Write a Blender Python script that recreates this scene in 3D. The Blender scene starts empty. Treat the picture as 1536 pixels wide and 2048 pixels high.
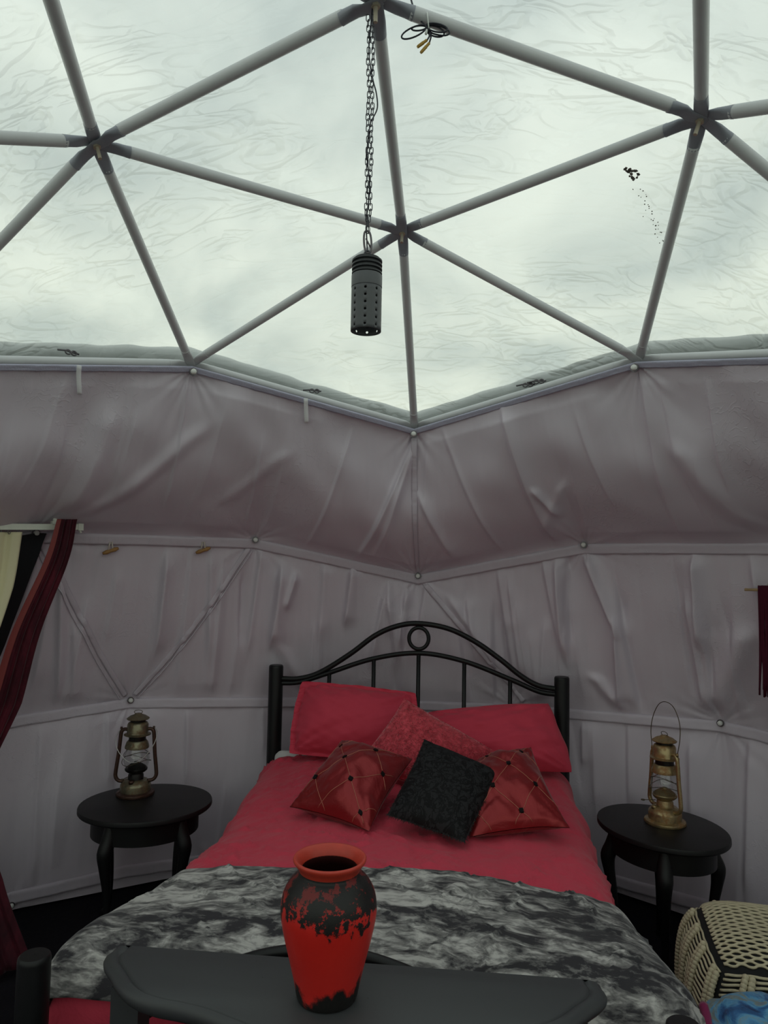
import bpy, bmesh, math, random
import numpy as np
from math import sin, cos, pi, radians as rad

SC = bpy.context.scene
COL = SC.collection
random.seed(7)
RNG = np.random.RandomState(11)

# ------------------------------------------------------------------ camera
cam_d = bpy.data.cameras.new('camera')
cam = bpy.data.objects.new('camera', cam_d)
COL.objects.link(cam)
SC.camera = cam
cam_d.sensor_fit = 'VERTICAL'
cam_d.sensor_height = 36.0
cam_d.lens = 1444.12 / 2048 * 36.0
cam_d.clip_start = 0.02
YAW, PITCH, ROLL = rad(5.83), rad(3.899), rad(1.018)
_f = np.array([cos(PITCH) * cos(YAW), cos(PITCH) * sin(YAW), sin(PITCH)])
_r = np.array([sin(YAW), -cos(YAW), 0.0])
_u = np.cross(_r, _f)
_R = _r * cos(ROLL) + _u * sin(ROLL)
_U = _u * cos(ROLL) - _r * sin(ROLL)
from mathutils import Matrix, Vector
cam.matrix_world = Matrix(((_R[0], _U[0], -_f[0], -1.590), (_R[1], _U[1], -_f[1], -0.203),
                           (_R[2], _U[2], -_f[2], 1.642), (0, 0, 0, 1)))

# ------------------------------------------------------------------ overcast sky
SKY = 1.10
W = bpy.data.worlds.new('overcast_sky')
SC.world = W
W.use_nodes = True
nt = W.node_tree
nt.nodes.clear()
def wn(t, **kw):
    n = nt.nodes.new(t)
    for k, v in kw.items(): setattr(n, k, v)
    return n
tc = wn('ShaderNodeTexCoord')
sep = wn('ShaderNodeSeparateXYZ'); nt.links.new(tc.outputs['Generated'], sep.inputs[0])
zpos = wn('ShaderNodeMath', operation='MAXIMUM'); nt.links.new(sep.outputs[2], zpos.inputs[0]); zpos.inputs[1].default_value = 0.0
den = wn('ShaderNodeMath', operation='ADD'); nt.links.new(zpos.outputs[0], den.inputs[0]); den.inputs[1].default_value = 0.35
dx = wn('ShaderNodeMath', operation='DIVIDE'); nt.links.new(sep.outputs[0], dx.inputs[0]); nt.links.new(den.outputs[0], dx.inputs[1])
dy = wn('ShaderNodeMath', operation='DIVIDE'); nt.links.new(sep.outputs[1], dy.inputs[0]); nt.links.new(den.outputs[0], dy.inputs[1])
cmb = wn('ShaderNodeCombineXYZ'); nt.links.new(dx.outputs[0], cmb.inputs[0]); nt.links.new(dy.outputs[0], cmb.inputs[1])
nz = wn('ShaderNodeTexNoise'); nz.inputs['Scale'].default_value = 3.0; nz.inputs['Detail'].default_value = 4.5
nz.inputs['Roughness'].default_value = 0.5; nz.inputs['Distortion'].default_value = 0.35
nt.links.new(cmb.outputs[0], nz.inputs['Vector'])
ramp = wn('ShaderNodeValToRGB'); nt.links.new(nz.outputs['Fac'], ramp.inputs[0])
ramp.color_ramp.elements[0].position = 0.34; ramp.color_ramp.elements[0].color = (0.52, 0.575, 0.55, 1)
ramp.color_ramp.elements[1].position = 0.66; ramp.color_ramp.elements[1].color = (1.0, 1.03, 0.92, 1)
zen = wn('ShaderNodeValToRGB'); nt.links.new(sep.outputs[2], zen.inputs[0])
zen.color_ramp.elements[0].position = 0.05; zen.color_ramp.elements[0].color = (1.03, 1.03, 0.95, 1)
zen.color_ramp.elements[1].position = 0.75; zen.color_ramp.elements[1].color = (0.84, 0.87, 0.925, 1)
mul = wn('ShaderNodeMix', data_type='RGBA', blend_type='MULTIPLY'); mul.inputs[0].default_value = 1.0
nt.links.new(ramp.outputs[0], mul.inputs[6]); nt.links.new(zen.outputs[0], mul.inputs[7])
bg = wn('ShaderNodeBackground'); bg.inputs['Strength'].default_value = SKY
gr = wn('ShaderNodeMath', operation='GREATER_THAN'); nt.links.new(sep.outputs[2], gr.inputs[0]); gr.inputs[1].default_value = 0.0
gmix = wn('ShaderNodeMix', data_type='RGBA'); nt.links.new(gr.outputs[0], gmix.inputs[0]); gmix.inputs[6].default_value = (.16, .18, .12, 1)
nt.links.new(mul.outputs[2], gmix.inputs[7]); nt.links.new(gmix.outputs[2], bg.inputs['Color'])
wo = wn('ShaderNodeOutputWorld'); nt.links.new(bg.outputs[0], wo.inputs[0])

SC.view_settings.view_transform = 'Standard'
SC.view_settings.look = 'None'
SC.view_settings.exposure = 0.0
SC.view_settings.gamma = 1.0
SC.view_settings.use_curve_mapping = False

# ------------------------------------------------------------------ materials
class M:
    """small node-material builder"""
    def __init__(s, name):
        s.m = bpy.data.materials.new(name); s.m.use_nodes = True
        s.t = s.m.node_tree; s.t.nodes.clear()
        s.out = s.n('ShaderNodeOutputMaterial')
        s.tc = s.n('ShaderNodeTexCoord')
    def n(s, t, **kw):
        nd = s.t.nodes.new(t)
        for k, v in kw.items(): setattr(nd, k, v)
        return nd
    def l(s, a, b): s.t.links.new(a, b)
    def coord(s, src='Object', scale=(1, 1, 1), rot=(0, 0, 0)):
        mp = s.n('ShaderNodeMapping'); mp.inputs['Scale'].default_value = scale; mp.inputs['Rotation'].default_value = rot
        s.l(s.tc.outputs[src], mp.inputs[0]); return mp.outputs[0]
    def noise(s, vec, scale, detail=3, rough=.5, dist=0):
        nd = s.n('ShaderNodeTexNoise'); nd.inputs['Scale'].default_value = scale; nd.inputs['Detail'].default_value = detail
        nd.inputs['Roughness'].default_value = rough; nd.inputs['Distortion'].default_value = dist
        s.l(vec, nd.inputs['Vector']); return nd.outputs['Fac']
    def ramp(s, fac, stops):
        nd = s.n('ShaderNodeValToRGB'); e = nd.color_ramp.elements
        while len(e) < len(stops): e.new(.5)
        for el, (p, c) in zip(e, stops):
            el.position = p; el.color = c if len(c) == 4 else (*c, 1)
        s.l(fac, nd.inputs[0]); return nd.outputs[0]
    def math(s, op, a, b=None, clamp=False):
        nd = s.n('ShaderNodeMath', operation=op, use_clamp=clamp)
        for i, x in enumerate((a, b)):
            if x is None: continue
            if isinstance(x, (int, float)): nd.inputs[i].default_value = x
            else: s.l(x, nd.inputs[i])
        return nd.outputs[0]
    def mix(s, fac, a, b):
        nd = s.n('ShaderNodeMix', data_type='RGBA')
        for i, x in ((0, fac), (6, a), (7, b)):
            if isinstance(x, (int, float)): nd.inputs[i].default_value = x
            elif isinstance(x, tuple): nd.inputs[i].default_value = x if len(x) == 4 else (*x, 1)
            else: s.l(x, nd.inputs[i])
        return nd.outputs[2]
    def bump(s, h, strength=.3, dist=.01, prev=None):
        nd = s.n('ShaderNodeBump'); nd.inputs['Strength'].default_value = strength; nd.inputs['Distance'].default_value = dist
        s.l(h, nd.inputs['Height'])
        if prev is not None: s.l(prev, nd.inputs['Normal'])
        return nd.outputs[0]
    def bsdf(s, color, rough=.6, metal=0, spec=.5, normal=None, sheen=0, sheen_rough=.4, sheen_tint=None, coat=0):
        b = s.n('ShaderNodeBsdfPrincipled')
        for k, v in (('Base Color', color), ('Roughness', rough), ('Metallic', metal)):
            if isinstance(v, tuple): b.inputs[k].default_value = v if len(v) == 4 else (*v, 1)
            elif isinstance(v, (int, float)): b.inputs[k].default_value = v
            else: s.l(v, b.inputs[k])
        b.inputs['Specular IOR Level'].default_value = spec
        b.inputs['Sheen Weight'].default_value = sheen; b.inputs['Sheen Roughness'].default_value = sheen_rough
        if sheen_tint: b.inputs['Sheen Tint'].default_value = (*sheen_tint, 1)
        b.inputs['Coat Weight'].default_value = coat
        if normal is not None: s.l(normal, b.inputs['Normal'])
        s.l(b.outputs[0], s.out.inputs[0]); return b

def plain(name, color, rough=.5, metal=0, spec=.5, var=.15, scale=30, bump=.05, sheen=0, coat=0):
    m = M(name); v = m.coord(); nf = m.noise(v, scale, 4)
    c = m.mix(nf, tuple(x * (1 - var) for x in color), tuple(min(1, x * (1 + var)) for x in color))
    m.bsdf(c, rough, metal, spec, m.bump(nf, bump, .01), sheen=sheen, coat=coat)
    return m.m

def fabric(name, color, rough=.8, weave=900, wr_scale=9, wr=.25, sheen=.2, var=.12, spec=.25, stretch=(1, 1, 1), wdist=.012):
    m = M(name); v = m.coord('Object')
    vs = m.coord('Object', stretch)
    big = m.noise(vs, wr_scale, 5, .55, .6)
    fine = m.noise(v, weave, 1)
    tone = m.noise(v, 3.0, 3)
    c = m.mix(tone, tuple(x * (1 - var) for x in color), tuple(min(1, x * (1 + var)) for x in color))
    b = m.bump(big, wr, wdist)
    b = m.bump(fine, .12, .001, b)
    m.bsdf(c, rough, 0, spec, b, sheen=sheen)
    return m.m

MAT = {}
def film_material():
    m = M('clear_film')
    v = m.coord('Object')
    def ridges(scale, stretch, rot, seed):
        vv = m.coord('Object', stretch, rot)
        f = m.noise(vv, scale, 2, .5, .8)
        a = m.math('ABSOLUTE', m.math('SUBTRACT', f, .5))
        return m.ramp(a, [(0.0, (1, 1, 1)), (.06, (0, 0, 0))])
    mask = m.ramp(m.noise(v, 1.7, 3), [(.46, (.06, .06, .06)), (.62, (1, 1, 1))])
    r1 = ridges(4.2, (1.7, .42, 2.2), (0.1, 0.05, .2), 1)
    r2 = ridges(6.5, (1.5, .75, 1.5), (0.3, 0.2, .7), 2)
    h = m.math('ADD', m.math('MULTIPLY', r1, .7), m.math('MULTIPLY', r2, .5))
    h = m.math('MULTIPLY', h, mask)
    soft = m.noise(v, 7, 4)
    hh = m.math('ADD', h, m.math('MULTIPLY', soft, .35))
    nb = m.bump(hh, 1.0, .05)
    tr = m.n('ShaderNodeBsdfTransparent'); tr.inputs[0].default_value = (.93, .96, .94, 1)
    tl = m.n('ShaderNodeBsdfTranslucent'); tl.inputs[0].default_value = (.86, .92, .9, 1); m.l(nb, tl.inputs['Normal'])
    gl = m.n('ShaderNodeBsdfGlossy'); gl.inputs['Roughness'].default_value = .12; m.l(nb, gl.inputs['Normal'])
    fac = m.math('ADD', m.math('MULTIPLY', h, .07), .36, True)
    mx = m.n('ShaderNodeMixShader'); m.l(fac, mx.inputs[0]); m.l(tr.outputs[0], mx.inputs[1]); m.l(tl.outputs[0], mx.inputs[2])
    m2 = m.n('ShaderNodeMixShader'); m2.inputs[0].default_value = .05; m.l(mx.outputs[0], m2.inputs[1]); m.l(gl.outputs[0], m2.inputs[2])
    m.l(m2.outputs[0], m.out.inputs[0])
    return m.m
MAT['film'] = film_material()
MAT['tube'] = plain('grey_painted_tube', (.60, .605, .63), .34, 0, .5, .06, 12, .02)
MAT['tube_end'] = plain('dark_grey_flattened_tube', (.29, .30, .35), .45, .1, .5, .15, 25, .05)
MAT['brass'] = plain('dull_brass', (.52, .46, .36), .4, .5, .5, .2, 60, .05)
MAT['zinc'] = plain('pale_plastic_nut', (.72, .72, .70), .4, 0, .5, .08, 90, .03)
MAT['steel'] = plain('dark_steel', (.13, .12, .13), .38, .8, .5, .25, 70, .05)

def liner_material(name, color):
    m = M(name); v = m.coord()
    fold = m.noise(m.coord('Object', (1, 1, .35)), 7.5, 5, .5, .8)
    crease = m.noise(v, 16, 2, .5, 1.4)
    cr = m.ramp(m.math('ABSOLUTE', m.math('SUBTRACT', crease, .5)), [(0, (1, 1, 1)), (.03, (0, 0, 0))])
    msk = m.ramp(m.noise(v, 2.1, 2), [(.5, (0, 0, 0)), (.68, (1, 1, 1))])
    cr = m.math('MULTIPLY', cr, msk)
    weave = m.noise(v, 700, 1)
    b = m.bump(fold, .16, .02); b = m.bump(cr, .25, .006, b); b = m.bump(weave, .1, .001, b)
    c = m.mix(m.noise(v, 1.3, 3), tuple(x * .93 for x in color), tuple(x * 1.07 for x in color))
    m.bsdf(c, .55, 0, .35, b, sheen=.08)
    return m.m
MAT['liner'] = liner_material('grey_tent_liner', (.64, .575, .655))
MAT['liner_trim'] = plain('lavender_grey_webbing', (.44, .43, .55), .6, 0, .3, .1, 160, .2)
MAT['liner_strip'] = liner_material('grey_liner_strip', (.57, .51, .585))
MAT['outer'] = fabric('grey_outer_canvas', (.62, .62, .62), .8, 600, 9, .15, 0)
MAT['dark_cloth'] = fabric('black_panel_cloth', (.018, .018, .022), .8)
MAT['tape'] = fabric('pale_grey_tape', (.85, .85, .88), .8, 900, 14, .1, 0)
MAT['floor'] = fabric('black_floor_matting', (.007, .006, .009), .9, 400, 30, .3, 0, .5, .15)
MAT['black_metal'] = plain('satin_black_metal', (.0065, .0065, .0075), .42, 0, .32, .2, 40, .01)
def black_paint():
    m = M('matt_black_painted_wood'); v = m.coord()
    fleck = m.ramp(m.noise(v, 140, 1), [(.80, (0, 0, 0)), (.815, (1, 1, 1))])
    tone = m.noise(v, 5, 4)
    c = m.mix(tone, (.0035, .0035, .004), (.006, .006, .007))
    c = m.mix(fleck, c, (.09, .088, .085))
    m.bsdf(c, m.math('ADD', m.math('MULTIPLY', tone, .14), .42), 0, .38, m.bump(m.noise(v, 60, 3), .06, .004))
    return m.m
MAT['black_wood'] = black_paint()
def console_paint():
    m = M('satin_charcoal_painted_wood'); v = m.coord()
    fleck = m.ramp(m.noise(v, 140, 1), [(.80, (0, 0, 0)), (.815, (1, 1, 1))])
    tone = m.noise(v, 4, 4)
    c = m.mix(tone, (.033, .034, .037), (.044, .045, .049))
    c = m.mix(fleck, c, (.005, .005, .005))
    m.bsdf(c, m.math('ADD', m.math('MULTIPLY', tone, .12), .42), 0, .5, m.bump(m.noise(v, 40, 3), .05, .004))
    return m.m
MAT['console'] = console_paint()
RED = (.58, .050, .088)
MAT['duvet'] = fabric('crimson_cotton', RED, .75, 700, 9, .6, .12, .1, .2, (1, 1, 1), .02)
MAT['pillow'] = fabric('crimson_pillow_cotton', (.57, .050, .088), .75, 700, 6, .35, .12, .1, .2, (1, 1, 1), .015)
MAT['mattress'] = fabric('white_mattress_ticking', (.62, .62, .62), .8)
def velvet(name, dark, light, scale=5, stretch=(1, .45, 1), lo=.36, hi=.66, sheen=.35):
    m = M(name); v = m.coord('Object', stretch)
    a = m.noise(v, scale, 6, .62, .9)
    b = m.noise(m.coord('Object', tuple(3.2 * x for x in stretch)), scale, 4, .6, .8)
    big = m.noise(m.coord('Object', tuple(x * .9 for x in stretch)), scale * .28, 3, .5, .5)
    f = m.math('ADD', m.math('ADD', m.math('MULTIPLY', a, .50), m.math('MULTIPLY', b, .22)), m.math('MULTIPLY', big, .28))
    c = m.ramp(f, [(lo, dark), ((lo + hi) / 2, tuple((x * .65 + y * .35) for x, y in zip(dark, light))), (hi, light)])  # pile-direction sheen is put into the colour as dark and light patches
    bp = m.bump(f, .12, .008); bp = m.bump(m.noise(m.coord(), 500, 1), .2, .002, bp)
    m.bsdf(c, .7, 0, .2, bp, sheen=sheen, sheen_rough=.35)
    return m.m
MAT['throw'] = velvet('grey_crushed_velvet', (.034, .031, .036), (.50, .475, .46), 16.5, (1.15, .38, 1), .445, .565, .2)
MAT['red_velvet'] = velvet('dark_red_crushed_velvet', (.020, .003, .007), (.11, .010, .022), 9, (1, 1, .5), .35, .66, .2)
MAT['satin'] = fabric('dusky_red_lining', (.21, .042, .040), .6, 600, 8, .15, .1)
MAT['cream'] = fabric('cream_curtain_cotton', (.72, .66, .44), .8, 500, 10, .15, .1)
MAT['rail'] = plain('white_rail_plastic', (.72, .74, .66), .4, 0, .5, .05, 40, .02)
def fur_mat():
    m = M('raspberry_faux_fur'); v = m.coord()
    c = m.ramp(m.noise(v, 45, 3), [(.3, (.42, .035, .055)), (.7, (.70, .085, .12))])
    m.bsdf(c, .7, 0, .2, None, sheen=.5); return m.m
MAT['fur'] = fur_mat()
def shot_silk():
    m = M('shot_red_satin'); v = m.coord()
    f = m.noise(m.coord('Object', (1, 1, 1)), 9, 4, .5, 1.0)
    c = m.mix(m.noise(v, 6, 2), (.23, .012, .016), (.29, .017, .020))
    b = m.bump(f, .35, .018); b = m.bump(m.noise(v, 800, 1), .1, .001, b)
    bs = m.bsdf(c, .36, .45, .5, b, sheen=.1)
    return m.m
MAT['silk'] = shot_silk()
MAT['gold_thread'] = plain('gold_cord', (.40, .13, .085), .6, .0, .5, .1, 200, .1)
MAT['bead'] = plain('black_square_bead', (.005, .003, .004), .8, 0, .2)
def damask():
    m = M('black_damask'); v = m.coord('UV', (3.2, 3.2, 3.2))
    a = m.math('ABSOLUTE', m.math('SUBTRACT', m.noise(v, 1.5, 2, .5, 2.4), .5)); b_ = m.math('ABSOLUTE', m.math('SUBTRACT', m.noise(v, 3.1, 2, .5, 1.5), .5))
    f = m.math('MAXIMUM', m.ramp(a, [(.035, (1, 1, 1)), (.055, (0, 0, 0))]), m.ramp(b_, [(.025, (1, 1, 1)), (.04, (0, 0, 0))]))
    c = m.mix(f, (.022, .0215, .0235), (.0065, .0062, .007))
    r = m.math('ADD', m.math('MULTIPLY', f, -.25), .85)
    m.bsdf(c, r, 0, .12, m.bump(f, .3, .004)); return m.m
MAT['damask'] = damask()
MAT['black_fringe'] = plain('black_fringe', (.006, .006, .007), .8)
def vase_mat():
    m = M('red_and_black_reactive_glaze'); v = m.coord()
    sp = m.n('ShaderNodeSeparateXYZ'); m.l(m.tc.outputs['Object'], sp.inputs[0]); z = sp.outputs[2]
    n1 = m.noise(m.coord('Object', (1, 1, .65)), 24, 5, .62, .6); n2 = m.noise(v, 85, 3, .6)
    drip = m.noise(m.coord('Object', (1, 1, .22)), 26, 2)
    # black shoulder: centred z .205, fades down by .15 with drips
    zz = m.math('ADD', z, m.math('MULTIPLY', m.math('SUBTRACT', n1, .5), .085))
    zz = m.math('ADD', zz, m.math('MULTIPLY', m.math('SUBTRACT', drip, .5), .10))
    zz = m.math('ADD', zz, m.math('MULTIPLY', m.math('SUBTRACT', n2, .5), .030))
    top = m.ramp(zz, [(.171, (0, 0, 0)), (.176, (1, 1, 1))])
    bot = m.ramp(zz, [(.022, (1, 1, 1)), (.040, (0, 0, 0))])
    speck = m.ramp(m.noise(v, 60, 4, .7), [(.665, (0, 0, 0)), (.68, (1, 1, 1))])
    spz = m.ramp(z, [(.11, (0, 0, 0)), (.15, (1, 1, 1))])
    k = m.math('MAXIMUM', m.math('MAXIMUM', top, bot), m.math('MULTIPLY', speck, spz))
    islands = m.ramp(m.noise(v, 30, 5, .7), [(.52, (0, 0, 0)), (.56, (1, 1, 1))])
    low = m.ramp(z, [(.185, (1, 1, 1)), (.215, (.25, .25, .25))])
    isl = m.math('MULTIPLY', m.math('MULTIPLY', islands, low), m.ramp(z, [(.09, (0, 0, 0)), (.10, (1, 1, 1))]))
    k = m.math('SUBTRACT', k, isl, True)
    redc = m.mix(m.noise(v, 12, 3), (.52, .014, .012), (.62, .026, .018))
    c = m.mix(k, redc, (.008, .007, .007))
    r = m.math('ADD', m.math('MULTIPLY', k, .12), .36)
    m.bsdf(c, r, 0, .4, m.bump(m.math('ADD', k, m.math('MULTIPLY', n2, .6)), .25, .003)); return m.m
MAT['vase'] = vase_mat()
MAT['vase_rim'] = plain('orange_red_glaze', (.46, .040, .022), .42, 0, .45, .18, 60, .05)
MAT['vase_in'] = plain('dark_inner_glaze', (.035, .006, .006), .5, 0, .4, .3, 60, .05)
def old_brass(name, base, rust, amt):
    m = M(name); v = m.coord()
    f = m.ramp(m.noise(v, 38, 5, .65), [(amt - .09, (0, 0, 0)), (amt + .09, (1, 1, 1))])
    c = m.mix(f, base, rust)
    m.bsdf(c, m.math('ADD', m.math('MULTIPLY', f, .3), .33), m.math('SUBTRACT', .85, m.math('MULTIPLY', f, .6)), .5, m.bump(m.noise(v, 120, 4), .2, .002)); return m.m
MAT['lantern_green'] = old_brass('tarnished_green_brass', (.20, .18, .12), (.13, .075, .035), .56)
MAT['lantern_rust'] = old_brass('rusted_brown_tin', (.10, .055, .042), (.05, .022, .016), .5)
MAT['lantern_gold'] = old_brass('worn_gold_brass', (.36, .28, .15), (.26, .13, .045), .55)
MAT['lantern_dark'] = old_brass('dark_tin', (.02, .018, .017), (.01, .008, .007), .5)  # near-black metal for the burner, inner chimney and cap neck
MAT['wire_pale'] = plain('bright_wire', (.5, .48, .47), .35, .7)
MAT['wire_dark'] = plain('dark_wire', (.10, .075, .05), .45, .7)
def glass():
    m = M('lamp_glass')
    g = m.n('ShaderNodeBsdfGlossy'); g.inputs['Roughness'].default_value = .03
    t = m.n('ShaderNodeBsdfTransparent'); t.inputs[0].default_value = (.84, .85, .84, 1)
    lw = m.n('ShaderNodeLayerWeight'); lw.inputs[0].default_value = .5
    mx = m.n('ShaderNodeMixShader'); m.l(m.math('ADD', m.math('MULTIPLY', m.math('POWER', lw.outputs['Facing'], 3.0), .55), .09, True), mx.inputs[0]); m.l(t.outputs[0], mx.inputs[1]); m.l(g.outputs[0], mx.inputs[2])
    m.l(mx.outputs[0], m.out.inputs[0]); return m.m
MAT['glass'] = glass()
MAT['lamp_black'] = plain('matt_black_plastic', (.030, .032, .038), .5, 0, .5, .1, 60, .02)
MAT['lamp_grey'] = plain('dark_grey_plastic', (.085, .088, .096), .5, 0, .5, .1, 60, .02)
MAT['chain'] = plain('gunmetal_chain', (.07, .07, .085), .4, .6, .5, .2, 90, .03)
MAT['cord'] = plain('navy_black_cord', (.014, .015, .028), .5, 0, .5, .1, 90, .02)
MAT['connector'] = plain('amber_brass_connector', (.42, .26, .06), .4, .5, .5, .15, 90, .03)
MAT['ziptie'] = plain('clear_zip_tie', (.75, .78, .76), .4)
MAT['wood_pale'] = plain('pale_wood', (.50, .36, .19), .6, 0, .4, .2, 50, .1)
MAT['wood_amber'] = plain('amber_wood', (.34, .18, .06), .55, 0, .4, .25, 80, .1)
MAT['string'] = plain('grey_brown_string', (.55, .48, .44), .9)
MAT['yarn'] = plain('dark_maroon_yarn', (.060, .006, .018), .9, 0, .2, .3, 120, .2)
MAT['white_cord'] = plain('white_cotton_cord', (.62, .57, .58), .9)
MAT['macrame'] = plain('cream_cotton_cord', (.56, .49, .34), .9, 0, .2, .16, 90, .3)
MAT['pouf_core'] = plain('black_pouf_cover', (.006, .006, .007), .9)
def tiedye():
    m = M('blue_tie_dye'); v = m.coord()
    f = m.noise(v, 10, 5, .6, 1.6)
    c = m.ramp(f, [(.30, (.012, .03, .10)), (.43, (.03, .13, .33)), (.52, (.10, .30, .52)), (.60, (.20, .24, .22)), (.72, (.06, .12, .30))])
    m.bsdf(c, .5, 0, .4, m.bump(m.noise(v, 16, 4, .5, .8), .5, .02), sheen=.1); return m.m
MAT['tiedye'] = tiedye()
MAT['magenta'] = fabric('magenta_binding', (.24, .015, .085), .55)
MAT['dirt'] = plain('dried_dirt', (.22, .20, .18), .9)

# ------------------------------------------------------------------ mesh helpers
class MB:
    """collects raw geometry, builds ONE mesh object"""
    def __init__(s): s.v = []; s.f = []; s.uv = {}
    def add(s, v, f):
        o = len(s.v); s.v.extend([tuple(map(float, p)) for p in v]); s.f.extend([tuple(i + o for i in q) for q in f]); return s
    def box(s, c, d, rz=0):
        v = []
        for x in (-.5, .5):
            for y in (-.5, .5):
                for z in (-.5, .5):
                    a, b = x * d[0], y * d[1]
                    v.append((c[0] + a * cos(rz) - b * sin(rz), c[1] + a * sin(rz) + b * cos(rz), c[2] + z * d[2]))
        return s.add(v, [(0, 1, 3, 2), (4, 6, 7, 5), (0, 4, 5, 1), (2, 3, 7, 6), (0, 2, 6, 4), (1, 5, 7, 3)])
    def tube(s, P, r, seg=10, closed=False, caps=True, flat=None):
        P = np.array(P, float); m = len(P)
        R = np.full(m, r) if np.isscalar(r) else np.array(r, float)
        T = np.zeros_like(P)
        if closed: T = np.roll(P, -1, 0) - np.roll(P, 1, 0)
        else:
            T[1:-1] = P[2:] - P[:-2]; T[0] = P[1] - P[0]; T[-1] = P[-1] - P[-2]
        T /= np.linalg.norm(T, axis=1)[:, None] + 1e-12
        a = np.array([0, 0, 1.]) if abs(T[0][2]) < .9 else np.array([1., 0, 0])
        N = np.cross(T[0], a); N /= np.linalg.norm(N)
        v = []
        for i in range(m):
            if i:
                N = N - T[i] * (N @ T[i]); N /= np.linalg.norm(N) + 1e-12
            B = np.cross(T[i], N)
            for k in range(seg):
                an = 2 * pi * k / seg
                v.append(P[i] + R[i] * (cos(an) * N + sin(an) * B))
        f = []
        for i in range(m if closed else m - 1):
            j = (i + 1) % m
            for k in range(seg):
                k2 = (k + 1) % seg
                f.append((i * seg + k, i * seg + k2, j * seg + k2, j * seg + k))
        if caps and not closed:
            f.append(tuple(range(seg - 1, -1, -1))); f.append(tuple((m - 1) * seg + k for k in range(seg)))
        return s.add(v, f)
    def lathe(s, prof, c=(0, 0, 0), seg=32, cap=True):
        v = []; f = []
        for (r, z) in prof:
            for k in range(seg):
                a = 2 * pi * k / seg; v.append((c[0] + r * cos(a), c[1] + r * sin(a), c[2] + z))
        for i in range(len(prof) - 1):
            for k in range(seg):
                k2 = (k + 1) % seg
                f.append((i * seg + k, i * seg + k2, (i + 1) * seg + k2, (i + 1) * seg + k))
        if cap:
            f.append(tuple(range(seg - 1, -1, -1))); f.append(tuple((len(prof) - 1) * seg + k for k in range(seg)))
        return s.add(v, f)
    def ball(s, c, r, seg=8, rings=5, sc=(1, 1, 1)):
        v = [(c[0], c[1], c[2] - r * sc[2])]; f = []
        for i in range(1, rings):
            t = -pi / 2 + pi * i / rings
            for k in range(seg):
                a = 2 * pi * k / seg
                v.append((c[0] + r * sc[0] * cos(t) * cos(a), c[1] + r * sc[1] * cos(t) * sin(a), c[2] + r * sc[2] * sin(t)))
        v.append((c[0], c[1], c[2] + r * sc[2])); L = len(v) - 1
        for k in range(seg):
            k2 = (k + 1) % seg
            f.append((0, 1 + k2, 1 + k)); f.append((L, L - seg + k, L - seg + k2))
            for i in range(rings - 2):
                a = 1 + i * seg
                f.append((a + k, a + k2, a + seg + k2, a + seg + k))
        return s.add(v, f)
    def grid(s, G, wrap=False):
        n_, m_ = G.shape[:2]; o = len(s.v)
        s.v.extend(map(tuple, G.reshape(-1, 3).tolist()))
        for i in range(n_ if wrap else n_ - 1):
            j = (i + 1) % n_
            for k in range(m_ - 1):
                s.f.append((o + i * m_ + k, o + j * m_ + k, o + j * m_ + k + 1, o + i * m_ + k + 1))
        return s
    def build(s, name, mat, parent=None, smooth=True, angle=None, solid=0, uv=None, flip=False, weld=False):
        me = bpy.data.meshes.new(name)
        me.from_pydata(s.v, [], s.f)
        if weld:
            bm = bmesh.new(); bm.from_mesh(me); bmesh.ops.remove_doubles(bm, verts=bm.verts, dist=1e-5); bm.to_mesh(me); bm.free()
        if flip: me.flip_normals()
        me.materials.append(MAT[mat] if isinstance(mat, str) else mat)
        if smooth: me.shade_smooth()
        if angle: me.set_sharp_from_angle(angle=rad(angle))
        if uv is not None:
            l = me.uv_layers.new(name='uv'); idx = np.zeros(len(me.loops), int); me.loops.foreach_get('vertex_index', idx)
            l.data.foreach_set('uv', np.asarray(uv, float)[idx].ravel())
        o = bpy.data.objects.new(name, me); COL.objects.link(o)
        if parent is not None: o.parent = parent
        if solid:
            md = o.modifiers.new('thickness', 'SOLIDIFY'); md.thickness = solid; md.offset = 0
        return o

def empty(name, loc=(0, 0, 0), rz=0):
    o = bpy.data.objects.new(name, None); COL.objects.link(o)
    o.location = loc; o.rotation_euler = (0, 0, rz); o.empty_display_size = .1
    return o
def tag(o, label, cat, group=None):
    o['label'] = label; o['category'] = cat
    if group: o['group'] = group
    return o
def struct(o): o['kind'] = 'structure'; return o
def copy_tree(o, parent=None):
    c = o.copy(); COL.objects.link(c)
    if parent is not None: c.parent = parent
    for ch in list(o.children): copy_tree(ch, c)
    return c
def share(o, parent, loc=None, rot=None):
    c = o.copy(); COL.objects.link(c); c.parent = parent
    if loc is not None: c.location = loc
    if rot is not None: c.rotation_euler = rot
    return c
def arc_pts(pts, n_=40):
    """Catmull-Rom through points"""
    P = np.array(pts, float); P = np.vstack([2 * P[0] - P[1], P, 2 * P[-1] - P[-2]]); out = []
    segs = len(P) - 3; per = max(2, n_ // segs)
    for i in range(segs):
        p0, p1, p2, p3 = P[i:i + 4]
        for k in range(per):
            t = k / per
            out.append(.5 * ((2 * p1) + (-p0 + p2) * t + (2 * p0 - 5 * p1 + 4 * p2 - p3) * t * t + (-p0 + 3 * p1 - 3 * p2 + p3) * t ** 3))
    out.append(P[-2]); return np.array(out)
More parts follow.
